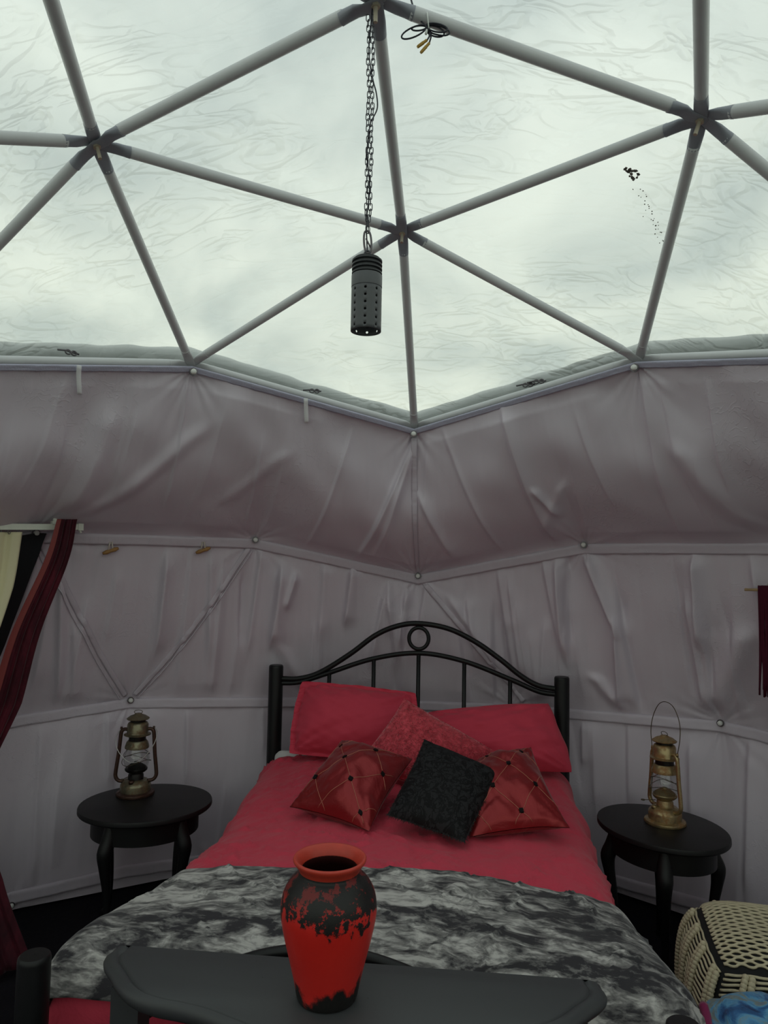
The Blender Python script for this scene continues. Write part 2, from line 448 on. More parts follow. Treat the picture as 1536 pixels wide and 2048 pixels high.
def wob(P, freq, seed, octs=3):
    """smooth pseudo noise of positions, about -1..1"""
    r = np.random.RandomState(seed); o = np.zeros(P.shape[:-1])
    for k in range(octs):
        for _ in range(4):
            d = r.normal(size=P.shape[-1]); d /= np.linalg.norm(d)
            o += np.sin((P @ d) * freq * (1.9 ** k) * r.uniform(.7, 1.3) + r.uniform(0, 6.28)) / (2.2 * 1.8 ** k)
    return o / 1.6

# ------------------------------------------------------------------ dome geometry (three-frequency geodesic, radius 2.5 m)
R, ZC = 2.5, .45
th = math.atan(2.0)
IV = [np.array([0, 0, 1.])] + [np.array([sin(th) * cos(rad(72 * k)), sin(th) * sin(rad(72 * k)), cos(th)]) for k in range(5)] \
   + [np.array([sin(th) * cos(rad(72 * k + 36)), sin(th) * sin(rad(72 * k + 36)), -cos(th)]) for k in range(5)]
TRI = [(0, k, k % 5 + 1) for k in range(1, 6)] + [(k, k % 5 + 1, k + 5) for k in range(1, 6)] + [(k + 5, k % 5 + 6, k % 5 + 1) for k in range(1, 6)]
HUB = []; KEY = {}; SMALL = []
def hubi(q):
    q = q / np.linalg.norm(q); k = tuple(np.round(q, 4) + 0.0)
    if k not in KEY: KEY[k] = len(HUB); HUB.append(q)
    return KEY[k]
for a, b, c in TRI:
    g = {}
    for i in range(4):
        for j in range(4 - i): g[i, j] = hubi(IV[a] * (3 - i - j) + IV[b] * i + IV[c] * j)
    for i in range(3):
        for j in range(3 - i):
            SMALL.append((g[i, j], g[i + 1, j], g[i, j + 1]))
            if i + j < 2: SMALL.append((g[i + 1, j], g[i + 1, j + 1], g[i, j + 1]))
HUB = np.array(HUB)
def W_(q, s=1.0): return q * R * s + np.array([0, 0, ZC])
RING = {}
for nm, lo, hi in [(1, .9, .99), (2, .7, .82), (3, .4, .55), (4, .1, .25), (5, -.25, -.1)]:
    q = HUB[(HUB[:, 2] > lo) & (HUB[:, 2] < hi)]; q = q[np.argsort(np.arctan2(q[:, 1], q[:, 0]))] * R; q[:, 2] += ZC; RING[nm] = q
FRAME2 = RING[2].copy()
OUT = {k: v.copy() for k, v in RING.items()}
d2 = RING[2][:, :2] / np.linalg.norm(RING[2][:, :2], axis=1)[:, None]
RING[2][:, :2] -= .022 * d2; RING[2][:, 2] -= .022
RING[5][:, 2] = .012; OUT[5][:, 2] = 0.0

def poly(P, phi):
    az = np.arctan2(P[:, 1], P[:, 0]); m = len(P); phi = (phi + pi) % (2 * pi) - pi
    i = np.searchsorted(az, phi) - 1; a = P[i % m]; b = P[(i + 1) % m]
    x, y = np.cos(phi), np.sin(phi)
    ca = a[:, 0] * y - a[:, 1] * x; cb = b[:, 0] * y - b[:, 1] * x
    return a + (b - a) * (ca / (ca - cb))[:, None]

# folds: azimuth/height start, azimuth/height end, sharp width, soft width, amplitude
FOLD = {1: [(36.5,0.03,36.0,0.77,0.008,0.02,0.01),(23.9,0.30,24.1,0.89,0.008,0.02,0.008),(10.0,0.14,15.5,0.95,0.008,0.02,0.009),(0.4,0.10,7.9,0.90,0.012,0.03,0.022),(0.2,0.13,5.8,0.87,0.012,0.02,0.014),(-0.5,0.40,-4.9,0.87,0.01,0.03,0.016),(-4.6,0.05,-11.6,0.90,0.008,0.02,0.01),(-14.4,0.01,-18.9,0.92,0.012,0.06,0.022),(-26.1,0.18,-28.6,0.70,0.01,0.03,0.008),(-36.4,0.05,-35.5,0.95,0.012,0.05,0.014),(-45.3,0.12,-44.1,0.62,0.01,0.03,0.01),(47.2,0.24,47.5,0.81,0.05,0.09,0.03),(33.1,0.29,45.2,0.82,0.05,0.07,0.02),(-39.3,0.40,-44.3,0.88,0.05,0.09,0.03),(19.9,0.33,28.2,0.72,0.05,0.05,0.012),(-17.9,0.54,-20.5,0.74,0.015,0.03,0.02),(-22.5,0.54,-17.8,0.84,0.04,0.04,0.016),(2.3,0.34,4.5,0.82,0.02,0.03,0.012)],
        2: [(18.7,0.15,19.6,0.62,0.012,0.06,0.035),(16.7,0.17,17.8,0.38,0.02,0.02,0.02),(9.0,0.04,9.8,0.43,0.012,0.05,0.025),(12.8,0.06,13.1,0.51,0.02,0.05,0.014),(34.0,0.12,34.0,0.68,0.012,0.04,0.022),(26.5,0.16,26.7,0.97,0.01,0.03,0.01),(46.5,0.22,44.7,0.90,0.012,0.03,0.018),(1.5,0.13,2.5,0.54,0.015,0.03,0.02),(4.5,0.19,6.4,0.73,0.012,0.03,0.016),(-10.9,0.06,-12.5,0.81,0.01,0.05,0.014),(-18.6,0.09,-19.0,0.64,0.015,0.04,0.028),(-22.3,0.07,-25.6,0.49,0.012,0.05,0.032),(-25.7,0.46,-25.3,0.93,0.012,0.05,0.032),(-36.0,0.08,-35.2,0.55,0.015,0.04,0.032),(-34.4,0.30,-34.7,0.87,0.012,0.03,0.018),(-40.9,0.44,-35.6,0.90,0.05,0.08,0.03),(-22.5,0.77,-25.5,0.97,0.03,0.04,0.02),(-4.4,0.22,-10.6,0.74,0.02,0.04,0.014),(18.3,0.63,14.1,0.97,0.03,0.04,0.014)],
        3: [(46.0,0.09,45.9,0.86,0.01,0.03,0.012),(38.6,0.05,38.3,0.42,0.012,0.05,0.016),(29.4,0.06,29.2,0.46,0.01,0.03,0.014),(20.1,0.04,19.9,0.31,0.01,0.02,0.014),(-20.7,0.07,-20.7,0.29,0.01,0.03,0.014),(-26.0,0.06,-26.0,0.47,0.01,0.04,0.014),(-32.8,0.13,-33.0,0.50,0.015,0.04,0.018),(-39.0,0.09,-38.6,0.78,0.01,0.04,0.016),(33.7,0.03,31.7,0.40,0.04,0.05,0.012),(-30.7,0.12,-30.1,0.43,0.04,0.04,0.01)]}
FOLD[2] = [f_[:6] + (f_[6] * 1.5,) for f_ in FOLD[2]]
FR = np.random.RandomState(5)
for b, cnt, am in ((1, 34, .008), (2, 85, .022), (3, 46, .009)):
    for _ in range(cnt):
        p0 = FR.uniform(-75, 75); t0 = FR.uniform(.02, .5); ln = FR.uniform(.35, .85)
        FOLD[b].append((p0, t0, p0 + FR.uniform(-1.5, 1.5), min(.97, t0 + ln), FR.uniform(.009, .016), FR.uniform(.025, .06), am * FR.uniform(.35, 1) * FR.choice((1, 1, 1, -1)) * (1 if b != 1 else .7)))

def liner(b, phi, t):
    """points of liner band b at azimuths phi (n) and heights t (m) -> (n,m,3); bulges inward at folds"""
    phi = np.asarray(phi, float); t = np.asarray(t, float)
    A, B = poly(RING[b + 1], phi), poly(RING[b + 2], phi)
    return liner_pts(b, phi, A[:, None] * (1 - t)[None, :, None] + B[:, None] * t[None, :, None], np.broadcast_to(phi[:, None], (len(phi), len(t))), np.broadcast_to(t[None], (len(phi), len(t))))
HEIGHT = {1: .75, 2: .80, 3: .90}
def liner_pts(b, phi0, P, ph, t):
    deg = np.degrees((ph + pi) % (2 * pi) - pi)
    disp = np.zeros(ph.shape)
    env = np.clip(np.minimum(t, 1 - t) / .10, 0, 1) ** .8
    for (p0, t0, p1, t1, w1, w2, am) in FOLD[b]:
        u = np.clip((t - t0) / (t1 - t0 + 1e-6), -.6, 1.6)
        d = (deg - (p0 + (p1 - p0) * u)) * (pi / 180) * 2.3
        e = np.exp(-np.clip(np.abs(u - .5) - .35, 0, 9) ** 2 / .03)
        w = np.where(d > 0, w1, w2)
        disp += am * np.where(w1 < .03, 1.25 * np.exp(-np.abs(d / w) ** 1.5), np.exp(-(d / (.5 * (w1 + w2))) ** 2)) * e
    q = np.stack([deg * .04, t * HEIGHT[b]], -1)
    qs = np.stack([deg * .04, t * .15], -1)
    amp = {1: (.020, .002), 2: (.008, .005), 3: (.008, .003)}[b]
    disp += amp[0] * wob(q, 7, 20 + b) * 1.0 + amp[1] * wob(qs, 34, 40 + b)
    if b == 1: disp += .108 * np.sin(pi * t ** 1.15) ** 1.1
    if b == 2: disp += .020 * np.sin(pi * t)
    if b == 3: disp += .01 * np.sin(pi * t)
    disp *= env
    # tension wrinkles radiating from the bolts
    for rg, s_ in ((b + 1, 1), (b + 2, -1)):
        for h in RING[rg]:
            ha = math.degrees(math.atan2(h[1], h[0]))
            if abs(ha) > 80: continue
            x = (deg - ha) * (pi / 180) * 2.2; y = (t if s_ == 1 else 1 - t) * HEIGHT[b]
            rr = np.sqrt(x * x + y * y); an = np.arctan2(x, y)
            k = np.random.RandomState(int(ha * 7) % 997 + rg)
            w = sum(np.sin(an * f + k.uniform(0, 6)) for f in (7, 13, 19)) / 2.2
            disp += .008 * w * np.exp(-rr / .13) * np.clip(rr / .05, 0, 1)
    n = np.stack([-np.cos(ph), -np.sin(ph), np.full(ph.shape, -.25 if b == 1 else 0.0)], -1)
    return P + n * disp[..., None]
def liner_at(b, ph, t, off=0.0):
    """points at matching arrays ph, t"""
    ph = np.asarray(ph, float); t = np.asarray(t, float)
    A, B = poly(RING[b + 1], ph), poly(RING[b + 2], ph)
    P = liner_pts(b, ph, A * (1 - t)[:, None] + B * t[:, None], ph, t)
    return P - off * np.stack([np.cos(ph), np.sin(ph), np.zeros_like(ph)], -1)

# ------------------------------------------------------------------ setting: floor, ceiling, walls
fl = MB(); aa = np.linspace(0, 2 * pi, 97)[:-1]
fl.v = [(2.75 * cos(a), 2.75 * sin(a), 0) for a in aa] + [(2.75 * cos(a), 2.75 * sin(a), -.05) for a in aa]
fl.f = [tuple(range(96)), tuple(range(191, 95, -1))] + [(i, 96 + i, 96 + (i + 1) % 96, (i + 1) % 96) for i in range(96)]
struct(fl.build('floor', 'floor', smooth=False))

film = MB(); NT = 14
lowring = set(KEY[k] for k in KEY if k[2] > .7)
FS = 1.022
for tri in SMALL:
    if not all(i in lowring for i in tri): continue
    A, B, C = [W_(HUB[i], FS) for i in tri]; idx = {}
    vs = []
    for i in range(NT + 1):
        for j in range(NT + 1 - i):
            p = A + (B - A) * i / NT + (C - A) * j / NT
            e = min(i, j, NT - i - j) / NT
            nrm = p - np.array([0, 0, ZC]); nrm /= np.linalg.norm(nrm)
            idx[i, j] = len(vs); vs.append(p + nrm * (.03 * min(1, e * 4) + .006 * float(wob(p[None], 9, 3)[0]) * min(1, e * 8)))
    fs = []
    for i in range(NT):
        for j in range(NT - i):
            fs.append((idx[i, j], idx[i + 1, j], idx[i, j + 1]))
            if i + j < NT - 1: fs.append((idx[i + 1, j], idx[i + 1, j + 1], idx[i, j + 1]))
    film.add(vs, fs)
# skirt of film below the upper ring, tucked behind the outer canvas
ph = np.linspace(-pi, pi, 361); up = poly(FRAME2, ph); dn = poly(OUT[3], ph)
c0 = np.array([0, 0, ZC])
top_ = c0 + (up - c0) * FS; bot_ = c0 + (up + (dn - up) * .12 - c0) * FS
film.grid(np.stack([top_, bot_], 1))
ceiling = struct(film.build('ceiling', 'film'))

# struts of the frame, flattened where they meet, and bolts at the hubs
edges = set()
for tri in SMALL:
    if all(i in lowring for i in tri):
        for a, b in ((0, 1), (1, 2), (2, 0)): edges.add(tuple(sorted((tri[a], tri[b]))))
hubdirs = {}
for a, b in sorted(edges):
    A, B = W_(HUB[a]), W_(HUB[b]); d = (B - A); L = np.linalg.norm(d); d /= L
    hubdirs.setdefault(a, []).append(d); hubdirs.setdefault(b, []).append(-d)
    nr = (HUB[a] + HUB[b]) / 2; nr /= np.linalg.norm(nr); sd = np.cross(d, nr); sd /= np.linalg.norm(sd); nr = np.cross(sd, d)
    st = MB(); sg = 14; v = []
    prof = [(.085, .0166, .0160), (.10, .0167, .0167), (.13, .0168, .0168)]
    prof = prof + [(L - p, w, h) for p, w, h in reversed(prof)]
    for p, w, h in prof:
        for k in range(sg):
            an = 2 * pi * k / sg; v.append(A + d * p + sd * w * cos(an) + nr * h * sin(an))
    m_ = len(prof)
    st.add(v, [(i * sg + k, i * sg + (k + 1) % sg, (i + 1) * sg + (k + 1) % sg, (i + 1) * sg + k) for i in range(m_ - 1) for k in range(sg)] + [tuple(range(sg - 1, -1, -1)), tuple((m_ - 1) * sg + k for k in range(sg))])
    st.build('strut', 'tube', ceiling)
for h, dirs in sorted(hubdirs.items()):
    q = W_(HUB[h]); nr = HUB[h]; hb = MB()
    for k, d in enumerate(dirs):
        sd = np.cross(d, nr); sd /= np.linalg.norm(sd); n2 = np.cross(sd, d)
        off = nr * (-.004 + .0025 * (k - 2.5))
        v = []
        tp = [(-.018, .010, .0022), (-.006, .0165, .0025), (.028, .0182, .0028), (.052, .0186, .0070), (.076, .0178, .0135), (.093, .0172, .0170)]
        for p, w, hh in tp:
            for g_ in range(12):
                an = 2 * pi * g_ / 12; ca, sa = cos(an), sin(an); ex = .6 if p < .06 else 1.0
                v.append(q + off * (1 if p < .05 else .2) + d * p + sd * w * np.sign(ca) * abs(ca) ** ex + n2 * hh * np.sign(sa) * abs(sa) ** ex)
        nl = len(tp)
        f = [(i * 12 + k2, i * 12 + (k2 + 1) % 12, i * 12 + 12 + (k2 + 1) % 12, i * 12 + 12 + k2) for i in range(nl - 1) for k2 in range(12)] + [tuple(range(11, -1, -1)), tuple((nl - 1) * 12 + k2 for k2 in range(12))]
        hb.add(v, f)
    ho = hb.build('hub', 'tube_end' if HUB[h][2] > .82 else 'tube', ceiling, angle=45)
    if HUB[h][2] > .82:
        b_ = MB(); b_.tube([q - nr * .005, q - nr * .055], .0052, 10); b_.tube([q - nr * .010, q - nr * .018], .011, 6)
        b_.build('bolt', 'brass', ho, angle=40)

def sect(phi0, phi1, step, mask=None): return np.radians(np.arange(phi0, phi1 + step / 2, step))
def seam_strip(b_low, phi, top, h, off, name, parent, mat='liner_strip', edge=.008):
    """hanging strip along the top ring of band b_low"""
    t = np.linspace(0, 1, 7); P = poly(RING[b_low + 1], phi)
    G = np.zeros((len(phi), 7, 3)); inn = -np.stack([np.cos(phi), np.sin(phi), np.zeros_like(phi)], -1)
    rip = wob(np.stack([np.degrees(phi) * .04, phi * 0], -1), 45, 60 + b_low)
    down = poly(RING[b_low + 2], phi) - P; down /= np.linalg.norm(down, axis=1)[:, None]
    for k, x in enumerate(t):
        o = off + .003 * rip * sin(pi * x) + .004 * x + (-.006 if k == 0 else 0)
        hh = top + (h + .002 * rip) * x
        G[:, k] = P + down * hh[:, None] + inn * (o[:, None] if hasattr(o, 'shape') else o)
    m = MB(); m.grid(G); return m.build(name, mat, parent, solid=.003)

for side, p0, p1, step in (('wall_back', -75.0, 75.0, .14), ('wall_front', 75.0, 285.0, 1.0)):
    w = struct(empty(side))
    phi = sect(p0, p1, step)
    for b, nt_, nm in ((1, 90, 'upper_panel'), (2, 90, 'middle_panel'), (3, 70, 'lower_panel')):
        t = np.linspace(0, 1, nt_ if side == 'wall_back' else 16)
        if side == 'wall_front' and b < 3:
            for ph_part in (sect(75, 94, 1.0), sect(266, 285, 1.0)):
                m = MB(); m.grid(liner(b, ph_part, t)); m.build(nm, 'liner', w)
            continue
        m = MB(); m.grid(liner(b, phi, t)); m.build(nm, 'liner', w)
    for b, h in ((2, .052), (3, .05)):
        seam_strip(b, phi, -.008, h, .009, 'seam_strip', w)
    seam_strip(1, phi, -.006, .030, .006, 'edge_webbing', w, 'liner_trim')
    hem = seam_strip(3, phi, .80, .055, .016, 'hem', w)
    # outer canvas with a loose wavy top edge just above the frame
    ph2 = sect(p0, p1, .5)
    a = poly(FRAME2, ph2); c_ = poly(OUT[3], ph2); e = poly(OUT[4], ph2); g = poly(OUT[5], ph2)
    c0 = np.array([0, 0, ZC]); sc = lambda P, k: c0 + (P - c0) * k
    upd = (a - c_) / np.linalg.norm(a - c_, axis=1)[:, None]
    lift = .012 + .005 * wob(np.stack([np.degrees(ph2) * .04, ph2 * 0], -1), 18, 77)
    rows = [sc(a, 1.036) + upd * lift[:, None], sc(a, 1.034), sc(c_, 1.034), sc(e, 1.03), g * np.array([1.03, 1.03, 1])]
    if side == 'wall_front':
        cut = lambda lo, hi: (np.degrees(ph2) >= lo) & (np.degrees(ph2) <= hi)
        for lo, hi in ((75, 94), (266, 285)):
            m = MB(); m.grid(np.stack([r_[cut(lo, hi)] for r_ in rows], 1)); m.build('outer_canvas', 'outer', w, solid=.003)
        m = MB(); m.grid(np.stack([r_[cut(94, 266)] for r_ in rows[3:]], 1)); m.build('outer_canvas', 'outer', w, solid=.003)
        # unseen clear window added behind the camera to let in more daylight
        m = MB(); m.grid(np.stack([r_[cut(94, 266)] for r_ in rows[1:4]], 1)); struct(m.build('added_daylight_window', 'film'))
    else:
        m = MB(); m.grid(np.stack(rows, 1)); m.build('outer_canvas', 'outer', w, solid=.003)
    # bolts through the liner
    for rg in (2, 3, 4, 5):
        for h in RING[rg]:
            az = math.degrees(math.atan2(h[1], h[0])) % 360; az = az - 360 if az > 285 else az
            if not (p0 <= az < p1) or (side == 'wall_front' and az > 110 and az < 250 and rg != 2): continue
            hr = np.array([cos(rad(az)), sin(rad(az)), 0]); q = h - hr * .02
            if rg == 2: q = q - np.array([0, 0, .022]) + hr * .004
            if rg == 5: q = q + np.array([0, 0, .030])
            r_ = MB(); r_.tube([q, q - hr * .007], .0165, 12); r_.build('grommet', 'steel', w, angle=40)
            k_ = MB(); k_.tube([q - hr * .004, q - hr * .016, q - hr * .020], [.0118, .0112, .007], 10); k_.build('cap_nut', 'zinc', w, angle=50)
    if side != 'wall_back': continue
    WB = w
    # stitched strips along the triangular panel and the diagonal seam
    def strip_line(b, a0, t0, a1, t1, wdt, off, name, mat, shade=0):
        n_ = 90; u = np.linspace(0, 1, n_); ph_ = np.radians(a0 + (a1 - a0) * u); tt = t0 + (t1 - t0) * u
        P = liner_at(b, ph_, tt, off); T = np.gradient(P, axis=0); T /= np.linalg.norm(T, axis=1)[:, None]
        inn = -np.stack([np.cos(ph_), np.sin(ph_), 0 * ph_], -1); S = np.cross(T, inn)
        rip = .0022 * np.sin(u * 150 + 3 * np.sin(u * 40))
        # re-seat each row on the cloth so that the strip follows the folds
        G = []
        for k in np.linspace(-.5, .5, 5):
            Q = P + S * wdt * k
            G.append(Q + inn * (rip * (1 - abs(k) * 1.2) + (.001 if abs(k) > .45 else .004))[:, None])
        m_ = MB(); m_.grid(np.stack(G, 1)); return m_.build(name, mat, w, solid=.002)
    strip_line(2, 49.0, .03, 36.6, .97, .028, .002, 'panel_seam', 'liner_strip')
    strip_line(2, 23.2, .05, 35.6, .97, .028, .002, 'panel_seam', 'liner_strip')
    strip_line(2, 22.6, .06, 35.2, .99, .005, .005, 'panel_piping', 'liner')
    strip_line(2, 49.7, .05, 37.2, .99, .005, .005, 'panel_piping', 'liner')
    strip_line(2, -.2, .02, -13.4, .96, .030, .003, 'diagonal_seam', 'liner_strip')
    strip_line(1, 0.0, .05, 0.0, .97, .030, .006, 'vertical_seam', 'liner_strip')
    # loose tapes hanging from the liner's top edge
    for a0, a1, ln in ((53.0, 51.7, .115), (17.6, 17.15, .105)):
        u = np.linspace(0, 1, 10); P = liner_at(1, np.radians(a0 + (a1 - a0) * u), u * ln / .75, .022)
        S = np.array([-sin(rad(a0)), cos(rad(a0)), 0]); m_ = MB()
        P[:, 2] -= .004 * np.sin(u * 4)
        m_.grid(np.stack([P + S * .009, P - S * .009], 1)); m_.build('hanging_tape', 'tape', w, solid=.0015)
    # small clips that tie the outer canvas to the frame
    for az in (53.2, 16.0, -18.6, -20.4):
        p = c0 + (poly(FRAME2, np.radians([az]))[0] - c0) * 1.012 + np.array([0, 0, .014])
        tg = np.array([-sin(rad(az)), cos(rad(az)), 0]); m_ = MB()
        for s_ in (-1, 1):
            cc = p + tg * .011 * s_
            m_.tube([cc + .010 * (tg * cos(x) + np.array([0, 0, 1]) * sin(x) * .8) for x in np.linspace(0, 2 * pi, 15)[:-1]], .003, 6, closed=True)
        m_.tube([p + tg * .05, p + tg * .02 + np.array([0, 0, .004]), p - tg * .03], .0035, 6)
        m_.build('tie_clip', 'steel', w)
    # toggles on cord loops below the seam strip
    for az, tl in ((41.1, .085), (29.4, .070)):
        p = liner_at(2, np.radians([az]), np.array([tl]), .024)[0]; tg = np.array([-sin(rad(az)), cos(rad(az)), .0])
        top = p + np.array([0, 0, .042])
        lp = MB()
        for s_ in (-1, 1): lp.tube([top + tg * .004 * s_, p + tg * .010 * s_ + np.array([0, 0, .004])], .004, 6)
        lo = lp.build('cord_loop', 'string', w)
        tgl = MB(); dd = tg * .034 - np.array([0, 0, .013])
        tgl.tube([p + dd, p + dd * .55, p, p - dd * .55, p - dd], [.006, .010, .008, .010, .006], 8); tgl.build('toggle', 'wood_amber', w)

# dark cloth panel behind the curtains on the left wall
tw = np.linspace(0, .98, 20)
dpan = struct(MB().grid(np.stack([liner_at(2, np.radians(np.linspace(48.6 + 5.0 * t, 72, 40)), np.full(40, t), .035) for t in tw], 1)).build('dark_panel', 'dark_cloth'))
# dried splashes on the clear film
dm = MB(); DR = np.random.RandomState(3)
PC = np.array(cam.matrix_world.translation)
unit = lambda q: q / np.linalg.norm(q)
T1, T2, T3 = W_(unit(IV[0] * 2 + IV[1]), FS), W_(unit(IV[0] * 2 + IV[5]), FS), W_(unit(IV[0] + IV[1] + IV[5]), FS)   # the facet right of centre
nn = unit(np.cross(T2 - T1, T3 - T1)); nn = nn if nn @ (T1 - np.array([0, 0, ZC])) < 0 else -nn
spl = [(.688 + DR.normal() * .006, .137 + DR.normal() * .010, 4.0) for _ in range(16)] + [(.676 + DR.normal() * .005, .166 + DR.normal() * .006, 3.2) for _ in range(8)] \
    + [(.651 - .0040 * i + DR.normal() * .006, .206 + .0077 * i + DR.normal() * .008, DR.uniform(1, 2.0)) for i in range(34)]
for (fa, fb, rr) in spl:
    p = T1 + (T2 - T1) * fa + (T3 - T1) * fb + nn * .008
    ax = np.cross(nn, [0, 0, 1]); ax /= np.linalg.norm(ax); ay = np.cross(nn, ax); k = 7; r0 = rr * .0013
    vs = [p + (ax * cos(x) * DR.uniform(.5, 1.3) + ay * sin(x) * DR.uniform(.5, 1.3)) * r0 for x in np.linspace(0, 2 * pi, k + 1)[:-1]]
    vs += [v + nn * .001 for v in vs]
    dm.add(vs, [tuple(range(k)), tuple(range(2 * k - 1, k - 1, -1))] + [(i, k + i, k + (i + 1) % k, (i + 1) % k) for i in range(k)])
do = dm.build('dirt_splash', 'dirt', ceiling, smooth=False); do['kind'] = 'stuff'

# ------------------------------------------------------------------ bed frame
BX, BL, BW = 2.115, 2.058, 1.45
bed = tag(empty('bed_frame', (BX, 0, 0), rad(-1.2)), 'black metal double bed frame with arched headboard and low footboard', 'bed')
def bpost(x, y, h, r=.037):
    m = MB(); m.lathe([(r, 0), (r, h - .012), (r * .97, h - .004), (r * .86, h), (0.001, h + .001)], (x, y, 0), 28, cap=False); m.build('post', 'black_metal', bed, angle=40)
    return m
bpost(0, .725, 1.095); bpost(0, -.725, 1.088); bpost(-BL, .725, .712); bpost(-BL, -.728, .690)
def rail(pts, r, name='rail', n_=60):
    m = MB(); m.tube(arc_pts(pts, n_), r, 12); return m.build(name, 'black_metal', bed)
up = [(.70, 1.026), (.60, 1.030), (.491, 1.066), (.338, 1.164), (.21, 1.262), (.10, 1.312), (-.012, 1.329), (-.16, 1.308), (-.297, 1.247), (-.423, 1.163), (-.522, 1.087), (-.608, 1.041), (-.70, 1.026)]
rail([(0, y, z) for y, z in up], .0135, 'top_rail', 96)
lowr = [(.70, 1.003), (.60, 1.012), (.452, 1.062), (.221, 1.143), (-.014, 1.180), (-.243, 1.147), (-.473, 1.066), (-.61, 1.012), (-.70, 1.000)]
rail([(0, y, z) for y, z in lowr], .0125, 'lower_rail', 80)
m = MB(); m.tube([(0, -.014 + .050 * cos(a), 1.254 + .054 * sin(a)) for a in np.linspace(0, 2 * pi, 33)[:-1]], .010, 10, closed=True); m.build('ring', 'black_metal', bed)
for y, z in ((.444, 1.063), (.2145, 1.143), (-.014, 1.178), (-.245, 1.145), (-.473, 1.064)):
    m = MB(); m.tube([(0, y, .42), (0, y, z)], .0105, 10); m.build('spindle', 'black_metal', bed)
m = MB(); m.tube([(0, -.70, .42), (0, .70, .42)], .0125, 10); m.build('cross_rail', 'black_metal', bed)
fx = -BL
rail([(fx, y, z) for y, z in [(.70, .468), (.60, .50), (.45, .605), (.32, .69), (.18, .753), (.03, .775), (-.12, .753), (-.28, .69), (-.42, .60), (-.60, .50), (-.70, .468)]], .0145, 'foot_top_rail', 80)
rail([(fx, y, z) for y, z in [(.70, .445), (.56, .46), (.32, .55), (.02, .61), (-.30, .55), (-.56, .46), (-.70, .445)]], .0125, 'foot_lower_rail', 60)
for y, z in ((.42, .515), (.2, .585), (.02, .607), (-.2, .582), (-.42, .512)):
    m = MB(); m.tube([(fx, y, .30), (fx, y, z)], .0105, 10); m.build('spindle', 'black_metal', bed)
m = MB(); m.tube([(fx, -.70, .30), (fx, .70, .30)], .0125, 10); m.build('cross_rail', 'black_metal', bed)
for s_ in (1, -1):
    m = MB(); m.box((-BL / 2, s_ * .70, .33), (BL - .05, .03, .06)); m.build('side_rail', 'black_metal', bed, smooth=False)

def rbox(c, d, r, name, mat, parent=None, seg=4):
    """rounded box via superellipse-ish grid"""
    m = MB(); N = 10; a = np.linspace(-1, 1, 2 * N + 1)
    faces = []
    def mp(p):
        p = np.array(p) * np.array(d) / 2; q = np.clip(p, -np.array(d) / 2 + r, np.array(d) / 2 - r); e = p - q
        L = np.linalg.norm(e); return np.array(c) + q + (e / L * r if L > 1e-9 else e)
    ts = [-1] + [-1 + r * 2 * k / seg / min(d) for k in range(1, seg + 1)]
    for ax in range(3):
        for sg in (-1, 1):
            o1, o2 = (ax + 1) % 3, (ax + 2) % 3
            def axis(i):
                e = r / (d[i] / 2); t = [1 - e + e * math.tan(pi / 4 * k / seg) for k in range(seg, -1, -1)]
                return [-x for x in t] + list(np.linspace(-(1 - e), 1 - e, 16)[1:-1]) + [x for x in reversed(t)]
            A, B = axis(o1), axis(o2)
            G = np.zeros((len(A), len(B), 3))
            for i, x in enumerate(A):
                for j, y in enumerate(B):
                    p = [0, 0, 0]; p[ax] = sg; p[o1] = x; p[o2] = y; G[i, j] = mp(p)
            if sg < 0: G = G[::-1]
            m.grid(G)
    return m.build(name, mat, parent)
def _mattress():
    o = rbox((1.155, 0.015, .522), (1.87, 1.22, .205), .045, 'mattress', 'mattress')
    for v in o.data.vertices:
        k = min(1, max(0, (v.co.x - 2.02) / .04))
        if v.co.y > 0: v.co.y += .082 * k
        v.co.z += .058 * k * (1 if v.co.z > .55 else 0)
    return o
mat_o = tag(_mattress(), 'white mattress with one corner showing at the left headboard post', 'mattress')

# ------------------------------------------------------------------ bedding
XH, XF, ZT = 2.035, .165, .655
def cover(X, Yc, off=0.0):
    """X: length along the bed measured from the head; Yc: signed arc across. Returns points of the duvet's outer surface"""
    rr = .13; flatL = (XH - XF) - rr
    def bend(s, flat):
        s = np.asarray(s, float); a = np.clip((s - flat) / rr, 0, pi / 2); ex = np.clip(s - flat - rr * pi / 2, 0, None)
        return np.minimum(s, flat) + rr * np.sin(a), rr * (1 - np.cos(a)) + ex
    lx, dzx = bend(X, flatL)
    halfw = .585 + .035 * np.cos(np.clip(X / 1.9, 0, 1) * 2 * pi)
    halfw = np.where(Yc < 0, halfw + .015 + .02 * np.exp(-((X - .8) / .4) ** 2), halfw + .04 * np.clip((X - 1.3) / .5, 0, 1))
    sg = np.sign(Yc); ly, dzy = bend(np.abs(Yc), halfw)
    z = ZT - np.sqrt(dzx ** 2 + dzy ** 2)
    cr = np.clip(1 - (ly / .62) ** 2, 0, 1)
    z = z + .045 * cr * np.clip(X / .25, 0.2, 1) * np.clip((1.95 - X) / .25, 0, 1)
    P = np.stack([XH - lx, sg * ly, z], -1)
    return P
def duvet_wrinkle(P):
    q = P[..., :2]
    d = .010 * wob(q, 7, 5) + .0045 * wob(q * np.array([1, 2.2]), 22, 6)
    rid = wob(q @ np.array([[.8, -.6], [.6, .8]]) * np.array([3.0, 1.0]), 9, 8); d += .013 * np.exp(-(rid / .055) ** 2) * np.clip(wob(q, 3, 9) * 2.5 + .3, 0, 1)
    rid = wob(q @ np.array([[.7, .7], [-.7, .7]]) * np.array([3.2, 1.0]), 8, 18); d += .012 * np.exp(-(rid / .05) ** 2) * np.clip(wob(q, 3, 19) * 2.5 + .2, 0, 1)
    return d
RB = Matrix.Rotation(rad(-1.2), 4, 'Z')
